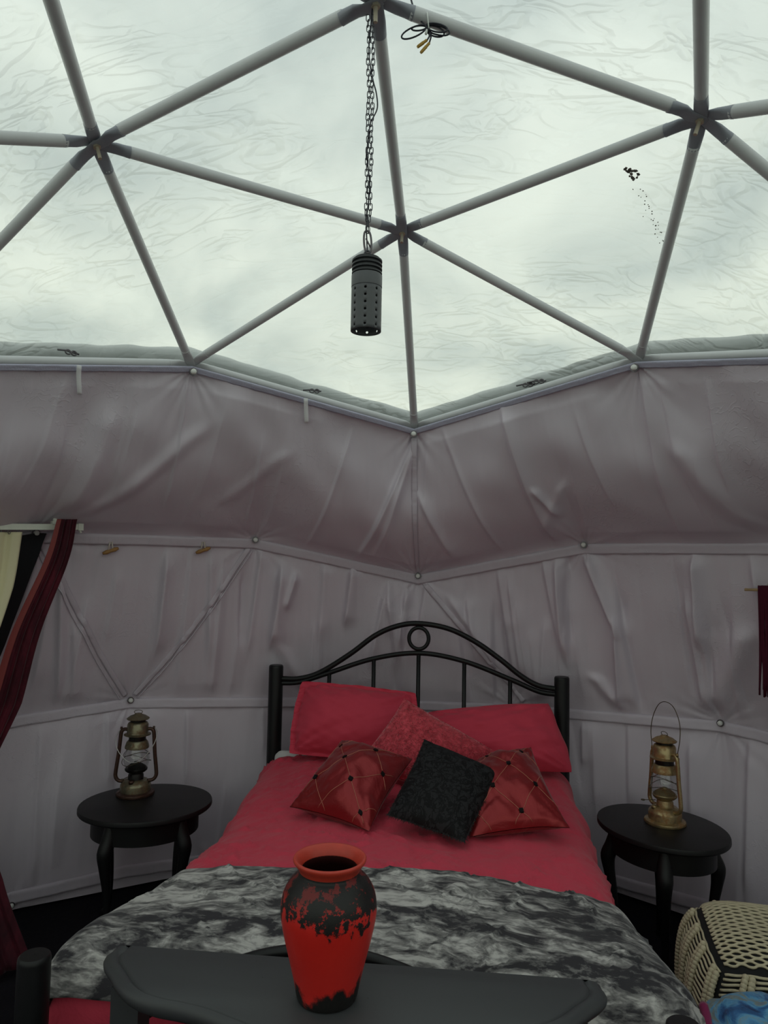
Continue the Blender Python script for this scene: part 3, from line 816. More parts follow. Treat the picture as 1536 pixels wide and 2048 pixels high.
X = np.linspace(-.01, 2.30, 240); Y = np.linspace(-.98, .98, 190)
XX, YY = np.meshgrid(X, Y, indexing='ij'); P = cover(XX, YY); dz = duvet_wrinkle(P)
side = np.clip((ZT - P[..., 2]) / .1, 0, 1)
P[..., 2] += dz * (1 - .7 * side); P[..., 1] += np.sign(YY) * (dz * .8 + .010 * np.sin(P[..., 0] * 16 + 2 * np.sin(P[..., 0] * 5))) * side
P[..., 0] -= .035 * np.exp(-((YY - .70) / .16) ** 2) * np.clip(1 - XX / .2, 0, 1)
m = MB(); m.grid(P); duvet = tag(m.build('duvet', 'duvet', solid=.012), 'crimson cotton duvet spread over the bed', 'duvet')
X = np.linspace(1.405, 1.925, 100); Y = np.linspace(-.95, .95, 200)
XX, YY = np.meshgrid(X, Y, indexing='ij')
XX = XX + (.02 * np.sin(YY * 4 + 1) + .012 * np.sin(YY * 9)) * (1 - (XX - 1.405) / .52)
P = cover(XX, YY); dz = duvet_wrinkle(P)
side = np.clip((ZT - P[..., 2]) / .1, 0, 1)
q = P[..., :2]
w2 = .0009 * wob(q * np.array([2.6, .8]), 20, 31) + .0035 * np.clip(wob(q * np.array([2.0, .5]), 12, 33), 0, 1)
P[..., 2] += (dz * .7 + .017 + w2) * (1 - .6 * side) + .004 * side
P[..., 1] += np.sign(YY) * (dz * .8 + .018 + .012 * np.sin(P[..., 0] * 16 + 2 * np.sin(P[..., 0] * 5)) + w2) * side
P[..., 0] -= .012 * np.clip((P[..., 0] * -1 + .30) / .1, 0, 1)
lift = np.exp(-((YY - .62) / .2) ** 2) * np.clip((XX - 1.5) / .3, 0, 1); P[..., 1] += .055 * lift; P[..., 2] += .02 * lift
m = MB(); m.grid(P); throw = tag(m.build('throw', 'throw', solid=.012), 'mottled grey crushed velvet throw across the foot of the bed', 'throw')

def cushion(name, corners, T, mat, res=36, pinch=.07, seed=1, wr=.006, warp=.012, parent=None, flange=0.0):
    """corners: top, right, bottom, left as seen from the camera; front faces the camera"""
    c = np.array(corners, float)
    u = np.linspace(0, 1, res + 1); U, Vv = np.meshgrid(u, u, indexing='ij')
    x, y = 2 * U - 1, 2 * Vv - 1
    xs = x * (1 - pinch * (1 - y * y) * np.abs(x) ** 3); ys = y * (1 - pinch * (1 - x * x) * np.abs(y) ** 3)
    q_ = np.stack([x * 1.0, y * 1.0], -1); xs = xs + warp * wob(q_, 3.0, seed + 7); ys = ys + warp * wob(q_, 3.0, seed + 9)
    if pinch < 0:
        rd = (np.abs(x) * np.abs(y)) ** 8; xs = xs * (1 - .018 * rd); ys = ys * (1 - .018 * rd)
    a, b = (xs + 1) / 2, (ys + 1) / 2
    base = ((1 - a) * (1 - b))[..., None] * c[0] + (a * (1 - b))[..., None] * c[1] + (a * b)[..., None] * c[2] + ((1 - a) * b)[..., None] * c[3]
    n = np.cross(c[2] - c[0], c[1] - c[3]); n /= np.linalg.norm(n)
    if n @ (PC - c.mean(0)) < 0: n = -n
    xi, yi = np.abs(x) / (1 - flange), np.abs(y) / (1 - flange * 1.3)
    h = T / 2 * (np.clip(1 - xi ** 2.4, 0, 1) * np.clip(1 - yi ** 2.4, 0, 1)) ** .55 + .0015
    if flange: h = h + .010 * np.sin(14 * x + 3 * np.sin(9 * y) + seed) * np.sin(13 * y + seed) * ((xi > .93) | (yi > .93))
    e = np.clip(np.minimum(1 - np.abs(x), 1 - np.abs(y)) * 6, 0, 1)
    nz_ = wob(np.stack([x, y], -1), 3.5, seed) * wr + wob(np.stack([x * 1.0, y * 1.0], -1), 11, seed + 50) * wr * .35
    ang = np.arctan2(np.abs(y) - 1.0, np.abs(x) - 1.0 + 1e-6); rc = np.hypot(np.abs(x) - 1, np.abs(y) - 1)
    nz_ += wr * 1.1 * np.sin(ang * 16 + seed) * np.exp(-rc / .35) * np.clip(rc * 6, 0, 1)
    F = base + n * (h + nz_ * e)[..., None]
    Bk = base - n * (h * .8 + nz_ * .3 * e)[..., None]
    mb = MB(); mb.grid(F); mb.grid(Bk[::-1])
    uv = np.vstack([np.stack([U, Vv], -1).reshape(-1, 2), np.stack([U, Vv], -1)[::-1].reshape(-1, 2)])
    o = mb.build(name, mat, parent, uv=uv)
    if n @ np.cross(F[1, 0] - F[0, 0], F[0, 1] - F[0, 0]) < 0: o.data.flip_normals()
    def surf(uu, vv, off=0.0):
        uu = np.clip(np.asarray(uu, float), 0, 1) * res; vv = np.clip(np.asarray(vv, float), 0, 1) * res
        i = np.minimum(uu.astype(int), res - 1); j = np.minimum(vv.astype(int), res - 1); fu = (uu - i)[:, None]; fv = (vv - j)[:, None]
        p = F[i, j] * (1 - fu) * (1 - fv) + F[i + 1, j] * fu * (1 - fv) + F[i, j + 1] * (1 - fu) * fv + F[i + 1, j + 1] * fu * fv
        return p + n * off
    return o, surf, n
pl, _, _ = cushion('pillow', [(2.055, .575, 1.030), (2.050, -.015, .992), (1.915, -.005, .700), (1.880, .595, .712)], .21, 'pillow', 56, -.015, 3, .017, .028, None, .075)
tag(pl, 'plain crimson pillow against the left half of the headboard', 'pillow')
pr, _, _ = cushion('pillow', [(2.055, -.055, .895), (2.045, -.655, .970), (1.870, -.745, .690), (1.860, -.05, .700)], .23, 'pillow', 56, -.02, 8, .017, .028)
tag(pr, 'plain crimson pillow against the right half of the headboard', 'pillow')
fc, fsurf, fn = cushion('fur_cushion', [(1.754, .032, 1.020), (1.689, -.378, .817), (1.450, -.146, .700), (1.515, .227, .765)], .15, 'fur', 36, .06, 4, .004)
tag(fc, 'raspberry red faux fur cushion behind the others in the middle', 'cushion', 'cushions on the bed')
hr = MB(); HR = np.random.RandomState(2); NH = 9000
hu, hv = HR.uniform(0.01, .99, NH), HR.uniform(0.01, .99, NH); hp = fsurf(hu, hv)
for k in range(NH):
    L = HR.uniform(.010, .020); d = fn * HR.uniform(.4, 1) + np.array([-.1, HR.normal() * .45, -.75 + HR.normal() * .35]); d /= np.linalg.norm(d)
    s_ = np.cross(d, HR.normal(size=3)); s_ /= np.linalg.norm(s_); p = hp[k]
    hr.v += [tuple(p - s_ * .0011), tuple(p + s_ * .0011), tuple(p + d * L)]; hr.f.append((3 * k, 3 * k + 1, 3 * k + 2))
ho = hr.build('fur_pile', 'fur', fc, smooth=False); ho['kind'] = 'stuff'
def quilted(corners, label, seed):
    o, surf, n = cushion('quilted_cushion', corners, .18, 'silk', 40, .085, seed, .012)
    tag(o, label, 'cushion', 'cushions on the bed')
    th_ = MB()
    A_, B_ = (-.55, -.05, .45), (.36, .85, 1.34, 1.78)
    for c in A_:
        u = np.linspace(max(0, c), min(1, 1 + c), 40)[1:-1]; th_.tube(surf(u, u - c, .0009), .0012, 5)
    for c in B_:
        u = np.linspace(max(0, c - 1), min(1, c), 40)[1:-1]; th_.tube(surf(u, c - u, .0009), .0012, 5)
    th_.build('gold_stitching', 'gold_thread', o)
    for c in A_:
        for e in B_:
            u, v = (c + e) / 2, (e - c) / 2
            if .06 < u < .94 and .06 < v < .94:
                p = surf([u], [v], .003)[0]; px = surf([u + .02], [v], .003)[0] - p; py = surf([u], [v + .02], .003)[0] - p
                px *= .0075 / np.linalg.norm(px); py *= .0075 / np.linalg.norm(py)
                b_ = MB(); vs = [p + px * i + py * j + n * k * .0025 for k in (-1, 1) for i, j in ((-1, -1), (1, -1), (1, 1), (-1, 1))]
                b_.add(vs, [(0, 3, 2, 1), (4, 5, 6, 7), (0, 1, 5, 4), (1, 2, 6, 5), (2, 3, 7, 6), (3, 0, 4, 7)]); b_.build('bead', 'bead', o, smooth=False)
quilted([(1.386, .259, .905), (1.319, -.035, .865), (.945, .088, .715), (1.120, .408, .722)], 'red satin cushion with gold diamond stitching, left of the black one', 14)
quilted([(1.362, -.501, .920), (1.045, -.605, .728), (.950, -.256, .712), (1.420, -.262, .825)], 'red satin cushion with gold diamond stitching, right of the black one', 23)
bc, bsurf, bn = cushion('damask_cushion', [(1.270, -.086, .954), (1.180, -.375, .866), (.872, -.236, .724), (.955, .026, .768)], .12, 'damask', 40, .04, 9, .005)
tag(bc, 'black floral damask cushion with fringed edge in front of the red cushions', 'cushion', 'cushions on the bed')
fg = MB(); FG = np.random.RandomState(8); k = 0
for sidei in range(4):
    for q in np.linspace(0, 1, 260):
        u, v = [(q, 0), (1, q), (q, 1), (0, q)][sidei]; cu, cv = (u - .5), (v - .5)
        p = bsurf([u], [v])[0]; ctr = bsurf([.5 + cu * .8], [.5 + cv * .8])[0]; d = p - ctr; d /= np.linalg.norm(d)
        d = d + FG.normal(size=3) * .5; t_ = np.cross(d, bn); t_ /= np.linalg.norm(t_); L = FG.uniform(.005, .011)
        fg.v += [tuple(p - t_ * .0012), tuple(p + t_ * .0012), tuple(p + d * L)]; fg.f.append((3 * k, 3 * k + 1, 3 * k + 2)); k += 1
fo = fg.build('fringe', 'black_fringe', bc, smooth=False); fo['kind'] = 'stuff'

# ------------------------------------------------------------------ oval side tables with cabriole legs
def oval(a, b, n_=56): return [(a * cos(t), b * sin(t)) for t in np.linspace(0, 2 * pi, n_ + 1)[:-1]]
def side_table(loc, rz, a, b, label):
    t = tag(empty('side_table', loc, rz), label, 'table', 'side tables by the bed')
    m = MB(); n_ = 56; prof = [(.985, .526), (1.0, .531), (1.0, .543), (.992, .549), (.975, .550)]
    v = []
    for k, z in prof: v += [(x * k, y * k, z) for x, y in oval(a, b)]
    f = [(i * n_ + k, i * n_ + (k + 1) % n_, (i + 1) * n_ + (k + 1) % n_, (i + 1) * n_ + k) for i in range(len(prof) - 1) for k in range(n_)]
    f += [tuple(range(n_ - 1, -1, -1)), tuple((len(prof) - 1) * n_ + k for k in range(n_))]
    m.add(v, f); m.build('tabletop', 'black_wood', t, angle=35)
    ap = MB(); v = []
    for z in (.430, .527): v += [(x * .80, y * .80, z) for x, y in oval(a, b)]
    ap.add(v, [(k, (k + 1) % n_, n_ + (k + 1) % n_, n_ + k) for k in range(n_)] + [tuple(range(n_ - 1, -1, -1)), tuple(n_ + k for k in range(n_))]); ap.build('apron', 'black_wood', t, angle=35)
    for an in (45, 135, 225, 315):
        c, s = cos(rad(an)), sin(rad(an)); r0 = .80 * (a * b) / math.hypot(b * c, a * s)
        pts = [(r0 - .03, .52, .028), (r0 - .012, .45, .032), (r0 + .008, .40, .032), (r0 + .004, .34, .024), (r0 - .012, .24, .018), (r0 - .018, .13, .014), (r0 - .008, .05, .014), (r0 + .008, .022, .018), (r0 + .010, .0, .016)]
        P = arc_pts([(x * c, x * s, z) for x, z, _ in pts], 40); Rr = np.interp(np.linspace(0, 1, len(P)), np.linspace(0, 1, len(pts)), [p[2] for p in pts])
        lg = MB(); lg.tube(P, Rr, 10); lg.build('leg', 'black_wood', t)
    return t
side_table((1.60, 1.168, 0), rad(-66), .287, .265, 'black oval side table with curved legs, left of the bed')
side_table((1.65, -1.075, 0), rad(33), .282, .242, 'black oval side table with curved legs, right of the bed')

# ------------------------------------------------------------------ hurricane lanterns
def lantern(loc, rz, label, body, tubes, bail_up):
    t = tag(empty('hurricane_lantern', loc, rz), label, 'lantern', 'hurricane lanterns'); t.scale = (1.03, 1.03, .925)
    def lt(name, prof, mat, seg=32, **k):
        m = MB(); m.lathe(prof, (0, 0, 0), seg, **k); return m.build(name, mat, t, angle=45)
    lt('base_flange', [(.060, 0), (.080, 0), (.083, .006), (.081, .014), (.070, .018), (.066, .020)], tubes if body == 'lantern_green' else body)
    lt('fuel_tank', [(.066, .018), (.066, .048), (.064, .056), (.056, .064), (.050, .072), (.034, .076)], body)
    lt('burner', [(.034, .074), (.033, .098), (.028, .106), (.040, .112), (.048, .120), (.049, .128), (.040, .138), (.024, .150), (.012, .154), (.010, .160)], 'lantern_dark' if body == 'lantern_green' else body)
    g = MB(); g.lathe([(.042, .122), (.050, .140), (.0555, .165), (.0560, .178), (.052, .200), (.046, .222), (.044, .232)], (0, 0, 0), 32, cap=False); g.build('glass_globe', 'glass', t)
    lt('globe_collar', [(.046, .226), (.052, .228), (.0525, .236), (.046, .258), (.040, .266)], body)
    lt('inner_chimney', [(.037, .264), (.037, .294)], 'lantern_dark')
    lt('hood', [(.040, .292), (.058, .292), (.0585, .296), (.047, .300), (.046, .304), (.046, .342), (.042, .352), (.034, .358)], body)
    lt('cap_neck', [(.033, .356), (.033, .370)], 'lantern_dark')
    lt('cap', [(.030, .368), (.048, .369), (.050, .373), (.034, .386), (.018, .392), (.014, .397), (.004, .398)], body)
    for s_ in (1, -1):
        m = MB(); P = arc_pts([(0, s_ * .052, .066), (0, s_ * .074, .070), (0, s_ * .087, .090), (0, s_ * .086, .125), (0, s_ * .078, .20), (0, s_ * .072, .285), (0, s_ * .068, .310), (0, s_ * .056, .320), (0, s_ * .042, .318)], 56)
        m.tube(P, .0085, 10); m.build('side_tube', tubes, t)
        m = MB(); m.tube([(0, s_ * .070, .318), (0, s_ * .070, .332)], [.006, .005], 8); m.build('bail_lug', tubes, t)
    w = MB()
    for z, r_, ph_ in ((.165, .062, .0), (.205, .056, .9)):
        w.tube([(r_ * cos(a), r_ * sin(a), z + .012 * sin(a * 2 + ph_)) for a in np.linspace(0, 2 * pi, 41)[:-1]], .0014, 6, closed=True)
    w.build('guard_wire', 'wire_dark', t)
    b_ = MB()
    if bail_up: b_.tube(arc_pts([(0, .071, .325), (.004, .082, .40), (.010, .074, .470), (.012, .042, .530), (.012, 0, .548), (.012, -.042, .530), (.010, -.074, .470), (.004, -.082, .40), (0, -.071, .325)], 64), .0018, 6)
    else: b_.tube(arc_pts([(0, .071, .325), (-.040, .084, .290), (-.062, .072, .235), (-.072, .03, .185), (-.074, -.01, .178), (-.066, -.050, .210), (-.050, -.082, .265), (-.02, -.086, .310), (0, -.071, .325)], 64), .0018, 6)
    b_.build('bail_handle', 'wire_dark' if bail_up else 'wire_pale', t)
    cp = MB(); cp.lathe([(.012, .066), (.012, .078), (.009, .081)], (.0, 0, 0), 14); o = cp.build('filler_cap', tubes, t); o.location = (-.045, .012, 0)
    m = MB(); m.tube([(-.03, .02, .100), (-.075, .045, .098)], .0018, 6); m.lathe([(.008, -.002), (.008, .002)], (-.075, .045, .098), 12); m.build('wick_knob', 'wire_dark', t)
    lf = MB(); lf.tube([(.0, .018 * cos(a), .404 + .009 * sin(a)) for a in np.linspace(0, 2 * pi, 17)[:-1]], .0015, 6, closed=True); lf.build('lift_ring', 'wire_dark', t)
    return t
lantern((1.690, 1.262, .55), rad(16), 'tarnished hurricane lantern with folded handle on the left table', 'lantern_green', 'lantern_rust', False)
lantern((1.680, -1.098, .55), rad(-62), 'golden brass hurricane lantern with raised handle on the right table', 'lantern_gold', 'lantern_gold', True)

# ------------------------------------------------------------------ console table and vase
con = tag(empty('console_table', (0, .018, 0)), 'black half-moon console table with moulded edge in front of the footboard', 'table')
half = [(0.0, .528), (-.022, .533), (-.05, .520), (-.085, .488), (-.125, .452), (-.155, .412), (-.172, .365), (-.180, .315), (-.192, .262), (-.214, .205), (-.240, .14), (-.258, .07), (-.264, 0)]
hs = arc_pts([(x, y, 0) for x, y in half], 72)[:, :2]
line = np.vstack([hs, (hs[:-1] * np.array([1, -1]))[::-1]])
m = MB(); n_ = len(line); prof = [(1.0 - .03, .745), (1.0 - .012, .750), (1.0, .757), (1.002, .764), (.994, .772), (.975, .778), (.952, .780), (.944, .7775), (.938, .7762), (.930, .779), (.922, .7805)]
v = []
for k, z in prof: v += [(min(0.012 * (1 - 0), x * k + (.012 if x > -.001 else 0)), y * k, z) for x, y in line]
m.add(v, [(i * n_ + k, i * n_ + (k + 1) % n_, (i + 1) * n_ + (k + 1) % n_, (i + 1) * n_ + k) for i in range(len(prof) - 1) for k in range(n_)] + [tuple(range(n_ - 1, -1, -1)), tuple((len(prof) - 1) * n_ + k for k in range(n_))])
m.build('tabletop', 'console', con, angle=50)
ap = MB(); v = []
for z in (.640, .747): v += [(x * .62 - .02, y * .62, z) for x, y in line]
ap.add(v, [(k, (k + 1) % n_, n_ + (k + 1) % n_, n_ + k) for k in range(n_)] + [tuple(range(n_ - 1, -1, -1)), tuple(n_ + k for k in range(n_))]); ap.build('apron', 'console', con, angle=35)
for x, y in ((-.058, .455), (-.058, -.455), (-.185, .17), (-.185, -.17)):
    lg = MB(); v = []
    for z, s_ in ((.748, .030), (.62, .030), (.30, .022), (0, .017)): v += [(x + s_ * i, y + s_ * j, z) for i, j in ((-1, -1), (1, -1), (1, 1), (-1, 1))]
    lg.add(v, [(i * 4 + k, i * 4 + 4 + k, i * 4 + 4 + (k + 1) % 4, i * 4 + (k + 1) % 4) for i in range(3) for k in range(4)] + [(0, 1, 2, 3), (15, 14, 13, 12)]); lg.build('leg', 'console', con, smooth=False)
vase = MB()
vp = [(.050, 0), (.058, .002), (.061, .010), (.066, .035), (.076, .075), (.087, .118), (.0945, .155), (.0955, .178), (.091, .202), (.080, .222), (.068, .234), (.062, .240), (.061, .246)]
vp2 = arc_pts([(r_, z, 0) for r_, z in vp[1:]], 66)[:, :2]
vase.lathe([(.0, 0), (.050, 0)] + [tuple(q) for q in vp2], (0, 0, 0), 64, cap=False)
vs = vase.build('vase', 'vase'); vs.location = (-.116, .044, .7805)
tag(vs, 'red and black glazed pottery vase standing on the console table', 'vase')
rm = MB(); rm.lathe([(.0605, .243), (.063, .250), (.0685, .257), (.0725, .262), (.0735, .266), (.072, .2690), (.068, .2685), (.0625, .262), (.0575, .255), (.0555, .248)], (0, 0, 0), 64, cap=False)
o = rm.build('rim', 'vase_rim', vs); o['label'] = 'orange red flared rim'
im = MB(); im.lathe([(.0555, .249), (.0560, .240), (.065, .228), (.085, .20), (.090, .178), (.085, .13), (.06, .04), (.05, .012), (.001, .010)], (0, 0, 0), 48, cap=False); im.build('inside', 'vase_in', vs, flip=True)

# ------------------------------------------------------------------ pendant lamp on its chain
pend = tag(empty('pendant_lamp', (0, .008, 0)), 'black perforated cylinder pendant lamp hanging on a chain from the dome top', 'lamp')
ZB, LR, PITCH_H = 2.160, .0335, .0165
sh = MB(); cols = 8; sub = 6; rows_z = [.006 + PITCH_H * k for k in range(6)]
def cyl(a, z, r_=LR): return (r_ * cos(a), r_ * sin(a), z)
cw = 2 * pi / cols; zc = [ZB + .0085 + PITCH_H * k for k in range(6)]; zlo = [z - .00825 for z in zc] + [zc[-1] + .00825]
for c in range(cols):
    a0 = c * cw + .05; ha = .0030 / LR
    for z in zc:
        zl, zh = z - .00825, z + .00825
        # plain segments either side of the hole cell
        for s0, s1 in ((a0 - cw / 2, a0 - cw / 6), (a0 + cw / 6, a0 + cw / 2)):
            st_ = np.linspace(s0, s1, 3)
            for q0, q1 in zip(st_[:-1], st_[1:]):
                for za, zb in ((zl, z), (z, zh)): sh.add([cyl(q0, za), cyl(q1, za), cyl(q1, zb), cyl(q0, zb)], [(0, 1, 2, 3)])
        ou = [(-1, -1), (0, -1), (1, -1), (1, 0), (1, 1), (0, 1), (-1, 1), (-1, 0)]
        Oo = [cyl(a0 + i * cw / 6, z + j * .00825) for i, j in ou]; Oi = [cyl(a0 + ha * cos(x), z + .0030 * sin(x)) for x in [pi * (5 + 2 * k) / 4 for k in np.arange(0, 4, .5)]]
        sh.add(Oo + Oi, [(k, (k + 1) % 8, 8 + (k + 1) % 8, 8 + k) for k in range(8)])
sh.build('shade', 'lamp_grey', pend, solid=.0022, weld=True)
cl = MB(); cl.lathe([(.0335, zc[-1] + .00825), (.0350, zc[-1] + .010), (.0350, 2.288), (.0335, 2.290), (.001, 2.291)], (0, 0, 0), 40, cap=False); cl.build('collar', 'lamp_grey', pend, angle=40)
fi = MB(); pr_ = []
for k in range(4):
    z = 2.291 + k * .0095; pr_ += [(.029, z), (.0345, z + .001), (.0345, z + .0045), (.029, z + .0055)]
fi.lathe(pr_ + [(.029, 2.329), (.001, 2.331)], (0, 0, 0), 40, cap=False); fi.build('finned_cap', 'lamp_black', pend, angle=40)
so = MB(); so.lathe([(.015, 2.270), (.015, 2.290)], (0, 0, 0), 20); so.build('socket', 'lamp_black', pend, angle=40)
ey = MB(); ey.tube([(.0, .007 * cos(a), 2.339 + .009 * sin(a)) for a in np.linspace(0, 2 * pi, 21)[:-1]], .002, 8, closed=True); ey.build('eye', 'chain', pend)
cb = MB(); cb.tube([(.001, .0085 * np.sign(cos(a)) * abs(cos(a)) ** .6 + .002 * sin(a), 2.369 + .026 * sin(a)) for a in np.linspace(0, 2 * pi, 33)[:-1]], .0024, 8, closed=True); cb.tube([(.001, -.008, 2.354), (.001, .004, 2.377)], .002, 6); cb.build('carabiner', 'steel', pend)
lk = MB(); lk.tube([(0, .0040 * np.sign(cos(a)) * abs(cos(a)) ** .5, .0085 * np.sign(sin(a)) * abs(sin(a)) ** .55) for a in np.linspace(0, 2 * pi, 17)[:-1]], .0011, 6, closed=True)
link0 = None; CH = np.random.RandomState(4)
for strand, dy_ in enumerate((.0045, -.0035)):
    n_l = 39
    for k in range(n_l):
        z = 2.398 + k * .0134
        yy = dy_ * (1 if k > 2 else .4) + .0012 * sin(k * .7 + strand * 2) + (.004 * (k - 24) / 14 if k > 24 else 0) * (1 if strand == 0 else .2)
        loc = (.002 * strand, yy, z); rot = (0.0, 0.0, (pi / 2 if k % 2 else 0) + CH.uniform(-.5, .5) + .35)
        if link0 is None: link0 = lk.build('chain_link', 'chain', pend); link0.location = loc; link0.rotation_euler = rot
        else: share(link0, pend, loc, rot)
cd = MB(); cd.tube(arc_pts([(.003, 0, 2.335), (.004, .004, 2.42), (.004, -.002, 2.50), (.004, .006, 2.58), (.004, .0, 2.65), (.004, -.006, 2.665), (.004, -.016, 2.69), (.004, -.013, 2.725), (.004, -.004, 2.76), (.004, .006, 2.82), (.004, .004, 2.88), (.004, .0, 2.935)], 90), .0016, 6); cd.build('flex', 'cord', pend)
# spare coil of cable tied to a strut near the top
q1 = W_((lambda q: q / np.linalg.norm(q))(IV[0] * 2 + IV[5])); apx = np.array([0, 0, 2.95]); sd_ = (q1 - apx) / np.linalg.norm(q1 - apx)
cp_ = apx + sd_ * .125 + np.array([-.012, 0, -.030])
coil = tag(empty('cable_coil', tuple(cp_)), 'looped spare black cable with two amber connectors tied to a top strut', 'cable')
cc = MB(); ax = np.array([.0, 1, 0.]); az_ = np.array([0, 0, 1.])
def loopc(l, h, dirn, tilt, y0): return [np.array([y0 * .0, 0, 0]) + dirn * (l * (1 - cos(a)) / 2) + (az_ * cos(tilt) + ax * sin(tilt) * 0) * h * sin(a) for a in np.linspace(0, 2 * pi, 25)[:-1]]
for l, h, dy_, dz_, off in ((.062, .012, 1, -.42, .0), (.034, .006, 1, -.05, .003), (.058, .011, -1, -.34, .002), (.052, .010, -1, -.28, -.003), (.046, .012, -1, -.45, .005)):
    d_ = np.array([0, dy_, dz_]); d_ /= np.linalg.norm(d_); nn_ = np.array([0, -d_[2], d_[1]])
    cc.tube([np.array([off, 0, 0]) + d_ * (l * (1 - cos(a)) / 2) + nn_ * h * sin(a) for a in np.linspace(0, 2 * pi, 25)[:-1]], .0021, 6, closed=True)
cc.tube(arc_pts([(0, 0, 0), (.008, .020, .030), (.014, .032, .062), (.02, .042, .10)], 20), .0023, 6)
cc.tube(arc_pts([(0, -.004, 0), (0, -.010, -.018), (0, -.002, -.036)], 16), .002, 6); cc.tube(arc_pts([(.002, -.006, 0), (.002, -.012, -.02), (.002, -.008, -.040)], 16), .002, 6)
cc.build('flex', 'cord', coil)
for a0, b0 in (((0, -.002, -.034), (0, .020, -.050)), ((.002, -.008, -.040), (.002, .012, -.063))):
    a0, b0 = np.array(a0), np.array(b0); m = MB(); m.tube([a0, a0 + (b0 - a0) * .35, a0 + (b0 - a0) * .36, b0 * .9 + a0 * .1, b0], [.0034, .0034, .0040, .0038, .0030], 8); m.build('connector', 'connector', coil, angle=40)
m = MB(); m.tube([(.012 + .022 * cos(a), -.004 + .003 * sin(a), .014 + .025 * sin(a)) for a in np.linspace(0, 2 * pi, 25)[:-1]], .0016, 6, closed=True); m.tube([(-.002, -.002, -.010), (-.004, .0, -.022)], .003, 6); m.build('cable_tie', 'ziptie', coil)

# ------------------------------------------------------------------ curtains on the left
E0, E1 = np.array([1.427, 1.445, 1.768]), np.array([1.191, 1.66, 1.755]); RD = (E1 - E0) / np.linalg.norm(E1 - E0); E2 = E0 + RD * 1.25
RN = np.cross(RD, [0, 0, 1]); RN /= np.linalg.norm(RN)
if RN @ (PC - E0) < 0: RN = -RN
rl = tag(empty('curtain_rail', tuple(E0)), 'white curtain rail fixed across the left wall', 'rail')
m = MB(); v = []
for p in (np.zeros(3), E2 - E0):
    v += [p + RN * i * .009 + np.array([0, 0, 1]) * j * .0125 for i, j in ((-1, -1), (1, -1), (1, 1), (-1, 1))]
m.add(v, [(k, (k + 1) % 4, 4 + (k + 1) % 4, 4 + k) for k in range(4)] + [(3, 2, 1, 0), (4, 5, 6, 7)]); m.build('track', 'rail', rl, smooth=False)
m = MB(); m.box((0, 0, 0), (.022, .026, .030), math.atan2(RD[1], RD[0])); m.tube([(0, 0, -.012), (.003, -.003, -.026)], .005, 8); m.build('end_stop', 'rail', rl, smooth=False)
m = MB(); bp_ = RD * .105 + np.array([0, 0, .018]); m.box(tuple(bp_), (.030, .03, .014), math.atan2(RD[1], RD[0])); m.lathe([(.010, -.006), (.010, .010), (.006, .014)], tuple(bp_ + np.array([0, 0, .008])), 12); m.build('bracket', 'rail', rl, angle=40)
def cloth_fall(path, widths, wdir, ndir, folds, amp, name, mat, parent=None, s0=0.0, s1=1.0, off=0.0, ns=60, ph_=0.0, solid=.003):
    C_ = arc_pts(path, 80); T_ = np.linspace(0, 1, len(C_)); Wd = np.interp(T_, np.linspace(0, 1, len(widths)), widths)
    S = np.linspace(s0, s1, ns); G = np.zeros((len(C_), ns, 3))
    for i, t in enumerate(T_):
        w = (S - .5) * Wd[i]; f_ = amp * (np.sin(S * folds * 2 * pi + ph_ + t * 1.2) + .35 * np.sin(S * folds * 4.6 * pi + 1 + t * 3))
        G[i] = C_[i] + w[:, None] * wdir + (f_ + off)[:, None] * ndir
    m_ = MB(); m_.grid(G); return m_.build(name, mat, parent, solid=solid)
cr0 = E0 + RD * .245
cpath = [E0 + RD * a_ + np.array([0, 0, z_]) for a_, z_ in ((.470, -.022), (.475, -.25), (.515, -.53), (.60, -.82), (.60, -1.3), (.60, -1.72))]
cream = cloth_fall(cpath, [.47, .43, .35, .16, .30, .36], RD, RN, 6, .012, 'cream_curtain', 'cream')
tag(cream, 'pleated cream curtain hooked under the white rail', 'curtain')
hk = MB()
for k in range(12):
    p = E0 + RD * (.250 + k * .034) + np.array([0, 0, -.020]); hk.tube([p + RD * .005 * cos(a) + np.array([0, 0, 1]) * .010 * sin(a) for a in np.linspace(0, 2 * pi, 11)[:-1]], .0016, 5, closed=True)
hk.build('curtain_hooks', 'steel', cream)
rp = [(1.330, 1.498, 1.795), (1.312, 1.530, 1.62), (1.268, 1.628, 1.32), (1.262, 1.705, 1.02), (1.235, 1.800, .66), (1.165, 1.715, .34), (1.120, 1.580, .04)]
redc = cloth_fall(rp, [.085, .100, .120, .135, .09, .17, .21], RD, RN, 3, .007, 'red_velvet_curtain', 'red_velvet', s0=-.26, s1=.50, off=.05, ph_=.5)
tag(redc, 'dark red velvet curtain swept to the left from the rail', 'curtain')
lin = cloth_fall(rp[:5], [.085, .115, .135, .15, .09], RD, RN, 1, .004, 'lining', 'satin', redc, s0=.47, s1=.66, off=.052, ns=20)
lin['label'] = 'flat dusky red lining turned outwards'

